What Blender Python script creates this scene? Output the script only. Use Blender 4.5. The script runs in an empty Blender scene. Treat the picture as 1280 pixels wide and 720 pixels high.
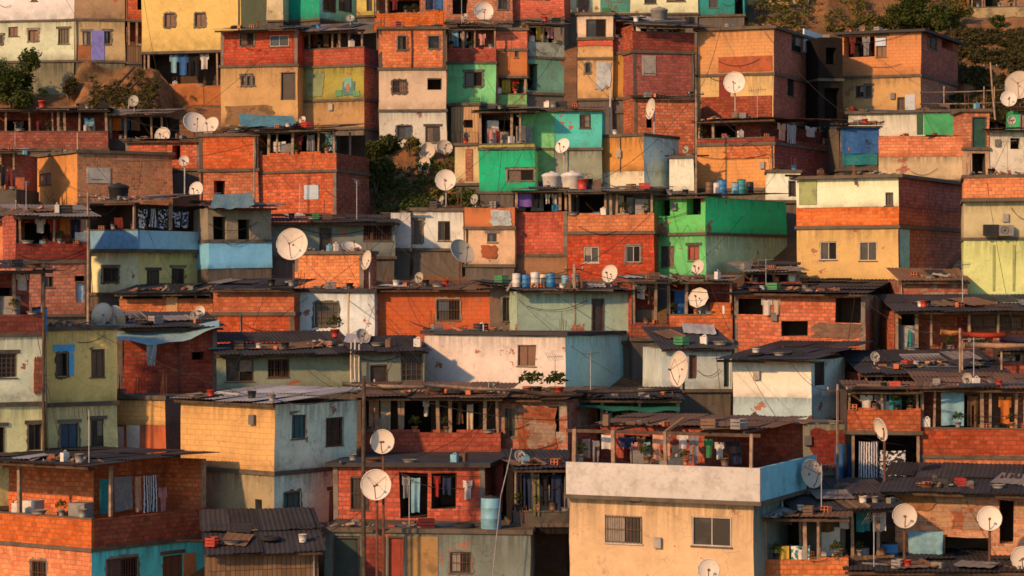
import bpy, math, random
from mathutils import Vector, Matrix, noise as mnoise

R = math.radians
sin, cos, pi = math.sin, math.cos, math.pi
F = 2880.0                      # focal length in photograph pixels (1280 wide)
CAMZ = 12.0
scene = bpy.context.scene
COL = scene.collection
RND = random.Random(7)
MISSED = []

# ---------------------------------------------------------------- geometry of the place
def depth_of(y):                # the hillside: distance at which a house whose visible foot is at row y stands
    return F / (17.0 + 17.0 * y / 720.0)

def ground_z(d):                # planar hillside under the houses
    return CAMZ + 0.3655 * d - 42.35

def px(x, y, d):
    return Vector(((x - 640) / F * d, d, CAMZ + (360 - y) / F * d))

# ---------------------------------------------------------------- materials
MATS = {}
def lin(c):
    c /= 255.0
    return c / 12.92 if c <= 0.04045 else ((c + 0.055) / 1.055) ** 2.4

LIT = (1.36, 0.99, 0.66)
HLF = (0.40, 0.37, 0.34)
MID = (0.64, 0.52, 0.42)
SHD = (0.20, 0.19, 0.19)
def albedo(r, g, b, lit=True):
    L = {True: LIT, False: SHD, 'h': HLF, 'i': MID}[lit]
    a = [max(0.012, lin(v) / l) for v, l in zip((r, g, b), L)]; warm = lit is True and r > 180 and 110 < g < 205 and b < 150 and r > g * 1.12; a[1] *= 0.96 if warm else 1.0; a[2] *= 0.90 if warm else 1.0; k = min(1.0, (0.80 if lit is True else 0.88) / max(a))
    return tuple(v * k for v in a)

class NT:
    def __init__(s, name):
        s.m = bpy.data.materials.new(name); s.m.use_nodes = True
        s.t = s.m.node_tree; s.t.nodes.clear()
        s.out = s.n('ShaderNodeOutputMaterial'); s.b = s.n('ShaderNodeBsdfPrincipled')
        s.l(s.b.outputs[0], s.out.inputs[0])
        s.b.inputs['Roughness'].default_value = 0.9
        s.b.inputs['Specular IOR Level'].default_value = 0.2
    def n(s, typ, **kw):
        x = s.t.nodes.new(typ)
        for k, v in kw.items(): setattr(x, k, v)
        return x
    def l(s, a, b): s.t.links.new(a, b)
    def uv(s, sx=1, sy=1, sz=1, coord='UV'):
        tc = s.n('ShaderNodeTexCoord'); mp = s.n('ShaderNodeMapping')
        mp.inputs['Scale'].default_value = (sx, sy, sz)
        oi = s.n('ShaderNodeObjectInfo'); mu = s.n('ShaderNodeMath', operation='MULTIPLY'); mu.inputs[1].default_value = 37.0
        s.l(oi.outputs['Random'], mu.inputs[0])
        cb = s.n('ShaderNodeCombineXYZ'); s.l(mu.outputs[0], cb.inputs[0]); s.l(mu.outputs[0], cb.inputs[2])
        s.l(cb.outputs[0], mp.inputs['Location'])
        s.l(tc.outputs[coord], mp.inputs['Vector'])
        return mp.outputs[0]
    def noise(s, vec, scale, detail=4, rough=0.6, dims='3D'):
        x = s.n('ShaderNodeTexNoise', noise_dimensions=dims); s.l(vec, x.inputs['Vector'])
        x.inputs['Scale'].default_value = scale; x.inputs['Detail'].default_value = detail; x.inputs['Roughness'].default_value = rough
        return x.outputs['Fac']
    def ramp(s, fac, a, b, lo=0.0, hi=1.0):
        x = s.n('ShaderNodeMapRange'); x.inputs['From Min'].default_value = a; x.inputs['From Max'].default_value = b
        x.inputs['To Min'].default_value = lo; x.inputs['To Max'].default_value = hi
        s.l(fac, x.inputs['Value']); return x.outputs[0]
    def mix(s, fac, a, b, mode='MIX'):
        x = s.n('ShaderNodeMix', data_type='RGBA', blend_type=mode)
        for inp, v in ((x.inputs[0], fac), (x.inputs[6], a), (x.inputs[7], b)):
            if isinstance(v, (int, float)): inp.default_value = v
            elif isinstance(v, tuple): inp.default_value = (*v[:3], 1)
            else: s.l(v, inp)
        return x.outputs[2]
    def math(s, op, a, b=0.0):
        x = s.n('ShaderNodeMath', operation=op)
        for inp, v in ((x.inputs[0], a), (x.inputs[1], b)):
            if isinstance(v, (int, float)): inp.default_value = v
            else: s.l(v, inp)
        return x.outputs[0]
    def bump(s, h, strength=0.4, dist=0.02):
        x = s.n('ShaderNodeBump'); x.inputs['Strength'].default_value = strength; x.inputs['Distance'].default_value = dist
        s.l(h, x.inputs['Height']); s.l(x.outputs[0], s.b.inputs['Normal'])
    def color(s, c): s.l(c, s.b.inputs['Base Color'])
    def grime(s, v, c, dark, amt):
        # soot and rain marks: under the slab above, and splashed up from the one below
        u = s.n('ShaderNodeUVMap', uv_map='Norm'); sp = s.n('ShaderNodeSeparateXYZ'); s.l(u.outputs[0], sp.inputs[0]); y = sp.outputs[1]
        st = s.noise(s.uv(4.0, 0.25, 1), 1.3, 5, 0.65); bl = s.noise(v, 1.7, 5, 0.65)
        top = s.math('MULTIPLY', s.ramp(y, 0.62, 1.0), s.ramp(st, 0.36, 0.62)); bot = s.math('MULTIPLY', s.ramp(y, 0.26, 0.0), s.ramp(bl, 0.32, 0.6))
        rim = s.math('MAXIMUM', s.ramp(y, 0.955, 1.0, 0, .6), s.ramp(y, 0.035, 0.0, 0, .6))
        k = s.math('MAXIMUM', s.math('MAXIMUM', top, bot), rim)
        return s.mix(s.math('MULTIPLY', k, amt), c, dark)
    def island(s):
        g = s.n('ShaderNodeNewGeometry'); return g.outputs['Random Per Island']
    def objrand(s):
        g = s.n('ShaderNodeObjectInfo'); return g.outputs['Random']

def sc(c, k): return tuple(min(0.9, v * k) for v in c)
def mixc(a, b, t): return tuple(x * (1 - t) + y * t for x, y in zip(a, b))

def brick_mat(name, c1, c2, mortar=(0.30, 0.22, 0.16), patch=0.0, patchc=(0.45, 0.36, 0.27)):
    T = NT(name); v = T.uv()
    # courses wander a little
    wn = T.n('ShaderNodeTexNoise'); T.l(v, wn.inputs['Vector']); wn.inputs['Scale'].default_value = 1.1; wn.inputs['Detail'].default_value = 3
    wv = T.n('ShaderNodeVectorMath', operation='MULTIPLY_ADD'); T.l(wn.outputs['Color'], wv.inputs[0]); wv.inputs[1].default_value = (0.09, 0.07, 0); T.l(v, wv.inputs[2])
    def bricks(ca, cb, cm, off):
        br = T.n('ShaderNodeTexBrick'); T.l(wv.outputs[0], br.inputs['Vector'])
        br.inputs['Scale'].default_value = 1.0
        br.inputs['Brick Width'].default_value = 0.29; br.inputs['Row Height'].default_value = 0.175
        br.inputs['Mortar Size'].default_value = 0.020; br.inputs['Mortar Smooth'].default_value = 0.4; br.inputs['Bias'].default_value = off
        for q, c in (('Color1', ca), ('Color2', cb), ('Mortar', cm)): br.inputs[q].default_value = (*c, 1)
        return br
    br = bricks(sc(c1, 1.22), sc(c2, 0.72), mortar, 0.0)
    br2 = bricks(mixc(c1, (0.62, 0.30, 0.16), 0.22), c2, sc(mortar, 0.8), -0.25)
    big = T.noise(v, 0.45, 5, 0.65); fine = T.noise(v, 7.0, 5, 0.75); mid = T.noise(v, 2.0, 5, 0.65)
    c = T.mix(T.ramp(mid, 0.42, 0.60), br.outputs['Color'], br2.outputs['Color'])
    c = T.mix(T.ramp(big, 0.44, 0.72, 0, 0.45), c, sc(c1, 0.42))
    c = T.mix(T.ramp(fine, 0.50, 0.72, 0, 0.5), c, sc(c1, 0.40))
    c = T.mix(T.ramp(fine, 0.46, 0.28, 0, 0.5), c, mixc(c1, (0.72, 0.36, 0.2), 0.25))
    # mortar smeared over the courses
    st = T.noise(T.uv(1.0, 3.0, 1), 1.6, 5, 0.7)
    c = T.mix(T.ramp(st, 0.58, 0.72, 0, 0.45), c, mixc(mortar, c1, 0.35))
    drip = T.noise(T.uv(2.2, 0.5, 1), 1.2, 5, 0.65)
    c = T.mix(T.ramp(drip, 0.58, 0.76, 0, 0.6), c, sc(c1, 0.3))
    if patch:
        pn = T.noise(v, 0.8, 6, 0.62)
        c = T.mix(T.ramp(pn, 0.62 - patch * 0.3, 0.645 - patch * 0.3), c, T.mix(T.ramp(fine, 0.3, 0.7), patchc, sc(patchc, 0.6)))
    c = T.grime(v, c, sc(c1, 0.22), 0.6)
    hs = T.n('ShaderNodeHueSaturation'); T.l(c, hs.inputs['Color'])
    T.l(T.ramp(T.objrand(), 0, 1, 0.488, 0.514), hs.inputs['Hue']); T.l(T.ramp(T.objrand(), 0, 1, 0.78, 1.2), hs.inputs['Value']); T.l(T.ramp(T.math('FRACT', T.math('MULTIPLY', T.objrand(), 7.31)), 0, 1, 0.90, 1.02), hs.inputs['Saturation'])
    T.color(hs.outputs[0])
    h = T.math('SUBTRACT', 1.0, br.outputs['Fac']); h = T.math('ADD', h, T.math('MULTIPLY', fine, 0.8))
    T.bump(h, 0.7, 0.03)
    return T.m

def plaster_mat(name, c, dirt=0.5, worn=0.0, gray=(0.26, 0.235, 0.20), course=0.0):
    T = NT(name); v = T.uv()
    big = T.noise(v, 0.55, 6, 0.62); fine = T.noise(v, 11.0, 5, 0.7); mid = T.noise(v, 2.6, 5, 0.65)
    k = T.mix(T.ramp(big, 0.32, 0.70), sc(c, 1.06), sc(c, 1 - 0.34 * dirt))
    k = T.mix(T.ramp(mid, 0.46, 0.75, 0, 0.42 * dirt), k, mixc(sc(c, 0.6), gray, 0.4))
    streak = T.noise(T.uv(3.6, 0.5, 1), 1.1, 6, 0.68)
    k = T.mix(T.ramp(streak, 0.60, 0.82, 0, 0.8 * dirt), k, mixc(sc(c, 0.34), sc(gray, 0.5), 0.4))
    blot = T.noise(v, 0.9, 8, 0.72)
    k = T.mix(T.ramp(blot, 0.585, 0.66, 0, 0.62 * dirt), k, mixc(sc(c, 0.5), gray, 0.5))
    k = T.mix(T.ramp(fine, 0.45, 0.75, 0, 0.35), k, sc(c, 0.62)); grit = T.noise(v, 4.5, 6, 0.75); k = T.mix(T.ramp(grit, 0.56, 0.70, 0, 0.3 + 0.3 * dirt), k, mixc(sc(c, 0.6), gray, 0.3))
    if course:                                   # block courses ghosting through thin render
        br = T.n('ShaderNodeTexBrick'); T.l(v, br.inputs['Vector']); br.inputs['Scale'].default_value = 1
        br.inputs['Brick Width'].default_value = 0.42; br.inputs['Row Height'].default_value = 0.21; br.inputs['Mortar Size'].default_value = 0.014
        k = T.mix(T.math('MULTIPLY', br.outputs['Fac'], course), k, sc(c, 0.45))
    # cracks
    vo = T.n('ShaderNodeTexVoronoi', feature='DISTANCE_TO_EDGE'); vo.inputs['Scale'].default_value = 0.55
    wv = T.n('ShaderNodeVectorMath', operation='ADD'); T.l(v, wv.inputs[0])
    nz = T.n('ShaderNodeTexNoise'); T.l(v, nz.inputs['Vector']); nz.inputs['Scale'].default_value = 1.6; T.l(nz.outputs['Color'], wv.inputs[1]); T.l(wv.outputs[0], vo.inputs['Vector'])
    k = T.mix(T.math('MULTIPLY', T.ramp(vo.outputs['Distance'], 0.0, 0.012, 1, 0), 0.55 * dirt), k, sc(c, 0.3))
    if worn:
        br = T.n('ShaderNodeTexBrick'); T.l(v, br.inputs['Vector']); br.inputs['Scale'].default_value = 1
        br.inputs['Brick Width'].default_value = 0.31; br.inputs['Row Height'].default_value = 0.205; br.inputs['Mortar Size'].default_value = 0.017
        br.inputs['Color1'].default_value = (0.40, 0.13, 0.06, 1); br.inputs['Color2'].default_value = (0.30, 0.09, 0.045, 1); br.inputs['Mortar'].default_value = (0.25, 0.2, 0.16, 1)
        pn = T.noise(v, 1.0, 7, 0.66)
        k = T.mix(T.ramp(pn, 0.66 - worn * 0.3, 0.672 - worn * 0.3), k, br.outputs['Color'])
    k = T.grime(v, k, mixc(sc(c, 0.28), sc(gray, 0.4), 0.3), 0.22 + 0.72 * dirt)
    T.color(k)
    T.bump(T.math('ADD', fine, T.math('MULTIPLY', mid, 2.0)), 0.35, 0.025)
    return T.m

def sheet_mat(name, c, rust=0.3):
    T = NT(name); v = T.uv()
    big = T.noise(v, 0.8, 6, 0.65); fine = T.noise(v, 8, 5, 0.7)
    k = T.mix(T.island(), sc(c, 0.62), sc(c, 1.35))
    k = T.mix(T.ramp(big, 0.42, 0.70, 0, 0.7), k, sc(c, 0.45))
    st = T.noise(T.uv(5, 0.5, 1), 1.0, 4, 0.6)
    k = T.mix(T.ramp(st, 0.55, 0.72, 0, rust), k, (0.16, 0.075, 0.035))
    k = T.mix(T.ramp(fine, 0.5, 0.8, 0, 0.35), k, sc(c, 1.6))
    T.color(k); T.b.inputs['Roughness'].default_value = 0.75
    T.bump(fine, 0.2, 0.02)
    return T.m

def simple_mat(name, c, rough=0.7, spec=0.25, var=0.35, metal=0.0, scale=3.0):
    T = NT(name); v = T.uv(coord='Object')
    n = T.noise(v, scale, 5, 0.65)
    k = T.mix(T.ramp(n, 0.35, 0.7), sc(c, 1 + var * 0.25), sc(c, 1 - var))
    T.color(k); T.b.inputs['Roughness'].default_value = rough; T.b.inputs['Specular IOR Level'].default_value = spec; T.b.inputs['Metallic'].default_value = metal
    return T.m

def wood_mat(name, c):
    T = NT(name); v = T.uv()
    pl = T.n('ShaderNodeTexBrick'); T.l(v, pl.inputs['Vector']); pl.inputs['Scale'].default_value = 1
    pl.inputs['Brick Width'].default_value = 0.17; pl.inputs['Row Height'].default_value = 2.4; pl.inputs['Mortar Size'].default_value = 0.012; pl.offset = 0.0
    pl.inputs['Color1'].default_value = (*sc(c, 1.15), 1); pl.inputs['Color2'].default_value = (*sc(c, 0.62), 1); pl.inputs['Mortar'].default_value = (*sc(c, 0.2), 1)
    n = T.noise(T.uv(14, 0.8, 1), 1.4, 5, 0.65)
    T.color(T.mix(T.ramp(n, 0.35, 0.72, 0, 0.6), pl.outputs['Color'], sc(c, 0.5)))
    return T.m

def cloth_mat(name, c, pat=None):
    T = NT(name); v = T.uv()
    n = T.noise(v, 5, 3, 0.6)
    k = T.mix(T.ramp(n, 0.3, 0.7), sc(c, 1.05), sc(c, 0.7))
    if pat == 'print':
        pn = T.noise(v, 7.0, 3, 0.6); k = T.mix(T.ramp(pn, 0.50, 0.55), k, (0.75, 0.75, 0.75))
    elif pat == 'stripe':
        w = T.n('ShaderNodeTexWave', bands_direction='X'); T.l(v, w.inputs['Vector']); w.inputs['Scale'].default_value = 3.2; w.inputs['Distortion'].default_value = 2.0; w.inputs['Detail'].default_value = 3; w.inputs['Detail Scale'].default_value = 3
        k = T.mix(T.ramp(w.outputs['Fac'], 0.45, 0.6), k, (0.72, 0.72, 0.75))
    T.color(k); T.b.inputs['Roughness'].default_value = 0.95
    tr = T.n('ShaderNodeBsdfTranslucent'); T.l(k, tr.inputs['Color'])
    mx = T.n('ShaderNodeMixShader'); mx.inputs[0].default_value = 0.25
    T.l(T.b.outputs[0], mx.inputs[1]); T.l(tr.outputs[0], mx.inputs[2]); T.l(mx.outputs[0], T.out.inputs[0])
    return T.m

def leaf_mat(name, c):
    T = NT(name)
    k = T.mix(T.island(), sc(c, 0.45), sc(c, 1.6))
    k = T.mix(T.ramp(T.objrand(), 0, 1, 0, 0.3), k, (0.12, 0.10, 0.02))
    T.color(k)
    tr = T.n('ShaderNodeBsdfTranslucent'); T.l(k, tr.inputs['Color'])
    mx = T.n('ShaderNodeMixShader'); mx.inputs[0].default_value = 0.3
    T.l(T.b.outputs[0], mx.inputs[1]); T.l(tr.outputs[0], mx.inputs[2]); T.l(mx.outputs[0], T.out.inputs[0])
    return T.m

def earth_mat(name):
    T = NT(name); v = T.uv(coord='Object')
    a = T.noise(v, 0.18, 8, 0.7); b = T.noise(v, 1.3, 6, 0.7); f = T.noise(v, 7, 5, 0.7)
    k = T.mix(T.ramp(a, 0.4, 0.62), (0.31, 0.14, 0.06), (0.12, 0.075, 0.038))
    k = T.mix(T.ramp(b, 0.45, 0.7, 0, 0.75), k, (0.075, 0.065, 0.025))
    k = T.mix(T.ramp(f, 0.5, 0.75, 0, 0.6), k, (0.28, 0.15, 0.075))
    T.color(k); T.bump(T.math('ADD', f, T.math('MULTIPLY', b, 2)), 0.8, 0.12)
    return T.m

def glass_mat():
    T = NT('window_glass'); v = T.uv()
    n = T.noise(v, 1.5, 3, 0.6)
    k = T.mix(T.ramp(T.objrand(), 0, 1), (0.010, 0.010, 0.012), (0.055, 0.05, 0.045))
    k = T.mix(T.ramp(n, 0.5, 0.75, 0, 0.5), k, (0.11, 0.10, 0.085))
    T.color(k); T.b.inputs['Roughness'].default_value = 0.25; T.b.inputs['Specular IOR Level'].default_value = 0.3
    return T.m

def dish_mat(name, c):
    T = NT(name); v = T.uv(coord='Object')
    a = T.noise(v, 1.2, 6, 0.7); f = T.noise(v, 6, 5, 0.7)
    k = T.mix(T.objrand(), sc(c, 1.0), sc(mixc(c, (0.5, 0.42, 0.3), 0.5), 0.8))
    k = T.mix(T.ramp(a, 0.48, 0.75, 0, 0.6), k, sc(c, 0.5)); k = T.mix(T.ramp(f, 0.60, 0.72, 0, 0.55), k, (0.24, 0.12, 0.06))
    T.color(k); T.b.inputs['Roughness'].default_value = 0.75
    return T.m

MORT = (0.33, 0.22, 0.14)
def M(key):
    if key in MATS: return MATS[key]
    k = key
    if k == 'br': m = brick_mat('orange_brick', (0.61, 0.104, 0.027), (0.44, 0.064, 0.020), (0.31, 0.13, 0.065))
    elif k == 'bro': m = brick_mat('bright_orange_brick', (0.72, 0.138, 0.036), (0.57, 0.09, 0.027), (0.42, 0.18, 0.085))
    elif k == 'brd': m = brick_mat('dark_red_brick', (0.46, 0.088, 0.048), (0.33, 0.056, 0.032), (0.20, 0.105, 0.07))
    elif k == 'brp': m = brick_mat('pinkish_brick', (0.50, 0.122, 0.070), (0.37, 0.085, 0.05), (0.26, 0.15, 0.105))
    elif k == 'brw': m = brick_mat('patched_brick', (0.47, 0.13, 0.05), (0.36, 0.09, 0.04), MORT, 0.35)
    elif k == 'brs': m = brick_mat('smeared_brick', (0.46, 0.15, 0.07), (0.34, 0.10, 0.05), (0.4, 0.29, 0.2), 0.25, (0.42, 0.22, 0.12))
    elif k == 'conc': m = plaster_mat('raw_concrete', (0.30, 0.265, 0.225), 0.9)
    elif k == 'concd': m = plaster_mat('dark_stained_concrete', (0.145, 0.125, 0.105), 0.9)
    elif k == 'slab': m = plaster_mat('slab_edge_concrete', (0.20, 0.155, 0.115), 1.0)
    elif k == 'moss': m = plaster_mat('mossy_concrete', (0.22, 0.215, 0.15), 1.0, 0, (0.05, 0.06, 0.03))
    elif k == 'stone': m = brick_mat('rough_rubble_wall', (0.34, 0.20, 0.12), (0.22, 0.13, 0.08), (0.4, 0.27, 0.17), 0.3, (0.3, 0.2, 0.13))
    elif k == 'dark': m = plaster_mat('interior_shade_plaster', (0.085, 0.052, 0.038), 0.8)  # interior shade put into the plaster colour so recesses stay dark
    elif k == 'black': m = simple_mat('painted_shade_black', (0.018, 0.015, 0.014), 0.9, 0.1)  # near-black paint stands in for the shade inside openings and gaps
    elif k == 'sheet': m = sheet_mat('dark_bitumen_sheet', (0.040, 0.038, 0.040), 0.15)
    elif k == 'sheetg': m = sheet_mat('grey_fibre_cement_sheet', (0.20, 0.175, 0.155), 0.35)
    elif k == 'sheetl': m = sheet_mat('pale_zinc_sheet', (0.36, 0.35, 0.34), 0.4)
    elif k == 'sheett': m = sheet_mat('teal_painted_sheet', (0.06, 0.18, 0.17), 0.3)
    elif k == 'sheetb': m = sheet_mat('blue_painted_sheet', (0.09, 0.24, 0.36), 0.2)
    elif k == 'rust': m = sheet_mat('rusty_sheet', (0.17, 0.095, 0.055), 0.8)
    elif k == 'wood': m = wood_mat('weathered_plank', (0.20, 0.125, 0.075))
    elif k == 'woodl': m = wood_mat('pale_plank', (0.48, 0.30, 0.16))
    elif k == 'post': m = simple_mat('weathered_post', (0.30, 0.21, 0.145), 0.85, 0.15, 0.6)
    elif k == 'postd': m = simple_mat('dark_wood_beam', (0.085, 0.058, 0.042), 0.85, 0.15, 0.6)
    elif k == 'metal': m = simple_mat('galvanised_metal', (0.36, 0.35, 0.34), 0.45, 0.5, 0.4)
    elif k == 'rustbar': m = simple_mat('rusty_steel', (0.13, 0.06, 0.035), 0.8, 0.2, 0.5)
    elif k == 'frame': m = simple_mat('brown_window_frame', (0.10, 0.068, 0.048), 0.6, 0.3, 0.4)
    elif k == 'framel': m = simple_mat('aluminium_frame', (0.42, 0.38, 0.34), 0.5, 0.4, 0.3)
    elif k == 'glass': m = glass_mat()
    elif k == 'dish': m = dish_mat('chalky_white_dish', (0.68, 0.62, 0.55))
    elif k == 'dishg': m = dish_mat('grey_dish', (0.34, 0.34, 0.31))
    elif k == 'rubber': m = simple_mat('black_rubber', (0.02, 0.02, 0.02), 0.8)
    elif k == 'cable': m = simple_mat('cable_black', (0.03, 0.026, 0.024), 0.7)
    elif k == 'earth': m = earth_mat('bare_hillside_earth')
    elif k == 'leaf': m = leaf_mat('dark_green_leaf', (0.045, 0.075, 0.018))
    elif k == 'leafy': m = leaf_mat('olive_leaf', (0.12, 0.11, 0.028))
    elif k == 'leafd': m = leaf_mat('shaded_scrub_leaf', (0.045, 0.042, 0.016))
    elif k[:2] in ('p:', 's:', 'q:', 'h:', 'i:'):              # p: painted, as seen in sun   s: as seen in shade   q: thin render over blocks
        body, *dd = k[2:].split('/')
        rgb = tuple(float(t) for t in body.split(','))
        d = float(dd[0]) if dd else 0.5; d = min(1.0, d * 1.2 + 0.12) if d > 0.2 else d
        wn = float(dd[1]) if len(dd) > 1 else (0.10 if d >= 0.5 and k[0] != 'q' else 0.0)
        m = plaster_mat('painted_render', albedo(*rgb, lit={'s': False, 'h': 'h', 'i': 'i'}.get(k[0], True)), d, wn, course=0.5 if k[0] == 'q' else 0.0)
    elif k[:2] == 'w:': m = wood_mat('painted_boards', albedo(*(float(t) for t in k[2:].split(',')), lit=True))
    elif k[:2] == 'c:':                             # cloth, linear albedo*100, optional pattern
        body, *pp = k[2:].split('/')
        m = cloth_mat('cloth', tuple(float(t) / 100 for t in body.split(',')), pp[0] if pp else None)
    elif k[:2] == 'm:': m = simple_mat('painted_plastic', tuple(float(t) / 100 for t in k[2:].split(',')), 0.5, 0.35, 0.35)
    else: raise KeyError(k)
    MATS[key] = m
    return m

# ---------------------------------------------------------------- mesh builder
class MB:
    def __init__(s): s.v = []; s.f = []; s.uv = []; s.mi = []; s.mats = []; s.sm = []; s.nu = {}
    def slot(s, key):
        if key not in s.mats: s.mats.append(key)
        return s.mats.index(key)
    def quad(s, pts, uvs, mat, smooth=False, nuv=None):
        if nuv: s.nu[len(s.f)] = nuv
        b = len(s.v); s.v.extend(tuple(p) for p in pts); s.f.append(tuple(range(b, b + len(pts)))); s.uv.append(uvs); s.mi.append(s.slot(mat)); s.sm.append(smooth)
    def box8(s, c, mat, dims):
        # c: 8 corners, index bits x,y,z ; dims for uv in metres
        dx, dy, dz = dims
        for ids, (a, b) in (((0, 1, 5, 4), (dx, dz)), ((3, 2, 6, 7), (dx, dz)), ((2, 0, 4, 6), (dy, dz)), ((1, 3, 7, 5), (dy, dz)), ((4, 5, 7, 6), (dx, dy)), ((2, 3, 1, 0), (dx, dy))):
            s.quad([c[i] for i in ids], [(0, 0), (a, 0), (a, b), (0, b)], mat)
    def box(s, x0, y0, z0, x1, y1, z1, mat):
        c = [Vector((x1 if i & 1 else x0, y1 if i & 2 else y0, z1 if i & 4 else z0)) for i in range(8)]
        s.box8(c, mat, (abs(x1 - x0), abs(y1 - y0), abs(z1 - z0)))
    def bar(s, a, b, w, mat, h=None):
        a = Vector(a); b = Vector(b); d = (b - a); L = d.length
        if L < 1e-6: return
        d /= L; up = Vector((0, 0, 1)) if abs(d.z) < 0.95 else Vector((0, 1, 0))
        r = d.cross(up).normalized(); u = r.cross(d); h = h or w
        c = [(b if i & 4 else a) + r * ((w if i & 1 else -w) / 2) + u * ((h if i & 2 else -h) / 2) for i in range(8)]
        s.box8(c, mat, (w, h, L))
    def tube(s, pts, r, mat, n=6, r2=None, cap=True):
        pts = [Vector(p) for p in pts]; rings = []
        for i, p in enumerate(pts):
            d = (pts[min(i + 1, len(pts) - 1)] - pts[max(i - 1, 0)]).normalized()
            up = Vector((0, 0, 1)) if abs(d.z) < 0.95 else Vector((0, 1, 0))
            a = d.cross(up).normalized(); b = a.cross(d)
            rr = r if r2 is None else r + (r2 - r) * i / (len(pts) - 1)
            base = len(s.v)
            for k in range(n):
                t = 2 * pi * k / n; s.v.append(tuple(p + a * (rr * cos(t)) + b * (rr * sin(t))))
            rings.append(base)
        m = s.slot(mat); L = 0
        for i in range(len(rings) - 1):
            L2 = L + (pts[i + 1] - pts[i]).length
            for k in range(n):
                k2 = (k + 1) % n
                s.f.append((rings[i] + k, rings[i] + k2, rings[i + 1] + k2, rings[i + 1] + k)); s.uv.append([(k / n, L), ((k + 1) / n, L), ((k + 1) / n, L2), (k / n, L2)]); s.mi.append(m); s.sm.append(True)
            L = L2
        if cap:
            for base in (rings[0], rings[-1]):
                s.f.append(tuple(base + k for k in range(n))); s.uv.append([(0, 0)] * n); s.mi.append(m); s.sm.append(False)
    def lathe(s, prof, mat, n=16, o=(0, 0, 0)):
        m = s.slot(mat); base = len(s.v)
        for r, z in prof:
            for k in range(n):
                t = 2 * pi * k / n; s.v.append((o[0] + r * cos(t), o[1] + r * sin(t), o[2] + z))
        for i in range(len(prof) - 1):
            for k in range(n):
                k2 = (k + 1) % n
                s.f.append((base + i * n + k, base + i * n + k2, base + (i + 1) * n + k2, base + (i + 1) * n + k)); s.uv.append([(k / n, prof[i][1])] * 4); s.mi.append(m); s.sm.append(True)
        for i in (0, len(prof) - 1):
            if prof[i][0] > 1e-4:
                s.f.append(tuple(base + i * n + k for k in range(n))); s.uv.append([(0, 0)] * n); s.mi.append(m); s.sm.append(False)
    def build(s, name, parent=None, loc=None):
        me = bpy.data.meshes.new(name); me.from_pydata(s.v, [], s.f)
        ul = me.uv_layers.new(name='UVMap'); flat = []
        for u in s.uv:
            for a in u: flat.extend(a)
        ul.data.foreach_set('uv', flat)
        if s.nu:
            nl = me.uv_layers.new(name='Norm'); flat = []
            for i, u in enumerate(s.uv):
                for a in s.nu.get(i, [(0.5, 0.5)] * len(u)): flat.extend(a)
            nl.data.foreach_set('uv', flat)
        for k in s.mats: me.materials.append(M(k))
        me.polygons.foreach_set('material_index', s.mi); me.polygons.foreach_set('use_smooth', s.sm)
        me.update()
        o = bpy.data.objects.new(name, me); COL.objects.link(o)
        if parent: o.parent = parent
        if loc: o.location = loc
        return o

LABELS = {}
def tag(o, label, cat, group=None, kind=None):
    label = ' '.join(label.split())
    o['label'] = label; o['category'] = cat
    if group: o['group'] = group
    if kind: o['kind'] = kind
    if label in LABELS: MISSED.append(('dup label', label))
    n = len(label.split())
    if n < 4 or n > 16: MISSED.append(('label words', n, label))
    LABELS[label] = o
    return o
def empty(name, loc, rz=0.0):
    o = bpy.data.objects.new(name, None); COL.objects.link(o); o.location = loc; o.rotation_euler = (0, 0, rz); o.empty_display_size = 0.2
    return o
# ---------------------------------------------------------------- houses
HOUSES = {}
class Face:                       # a vertical wall plane in a house's own coordinates
    def __init__(s, O, U, w): s.O = Vector((O[0], O[1])); s.U = Vector(U); s.N = Vector((U[1], -U[0])); s.w = w
    def p(s, u, n, z): q = s.O + s.U * u + s.N * n; return Vector((q.x, q.y, z))
def fbox(mb, f, u0, u1, n0, n1, z0, z1, mat):
    c = [f.p(u1 if i & 1 else u0, n0 if i & 2 else n1, z1 if i & 4 else z0) for i in range(8)]
    mb.box8(c, mat, (abs(u1 - u0), abs(n1 - n0), abs(z1 - z0)))
def wob(p):            # self-built walls: nothing is quite straight
    q = Vector((p.x, p.y, p.z)) * 0.55
    return p + Vector((mnoise.noise(q + Vector((5, 0, 0))), mnoise.noise(q + Vector((0, 9, 0))), mnoise.noise(q + Vector((0, 0, 13))) * 1.2)) * 0.055
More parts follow.
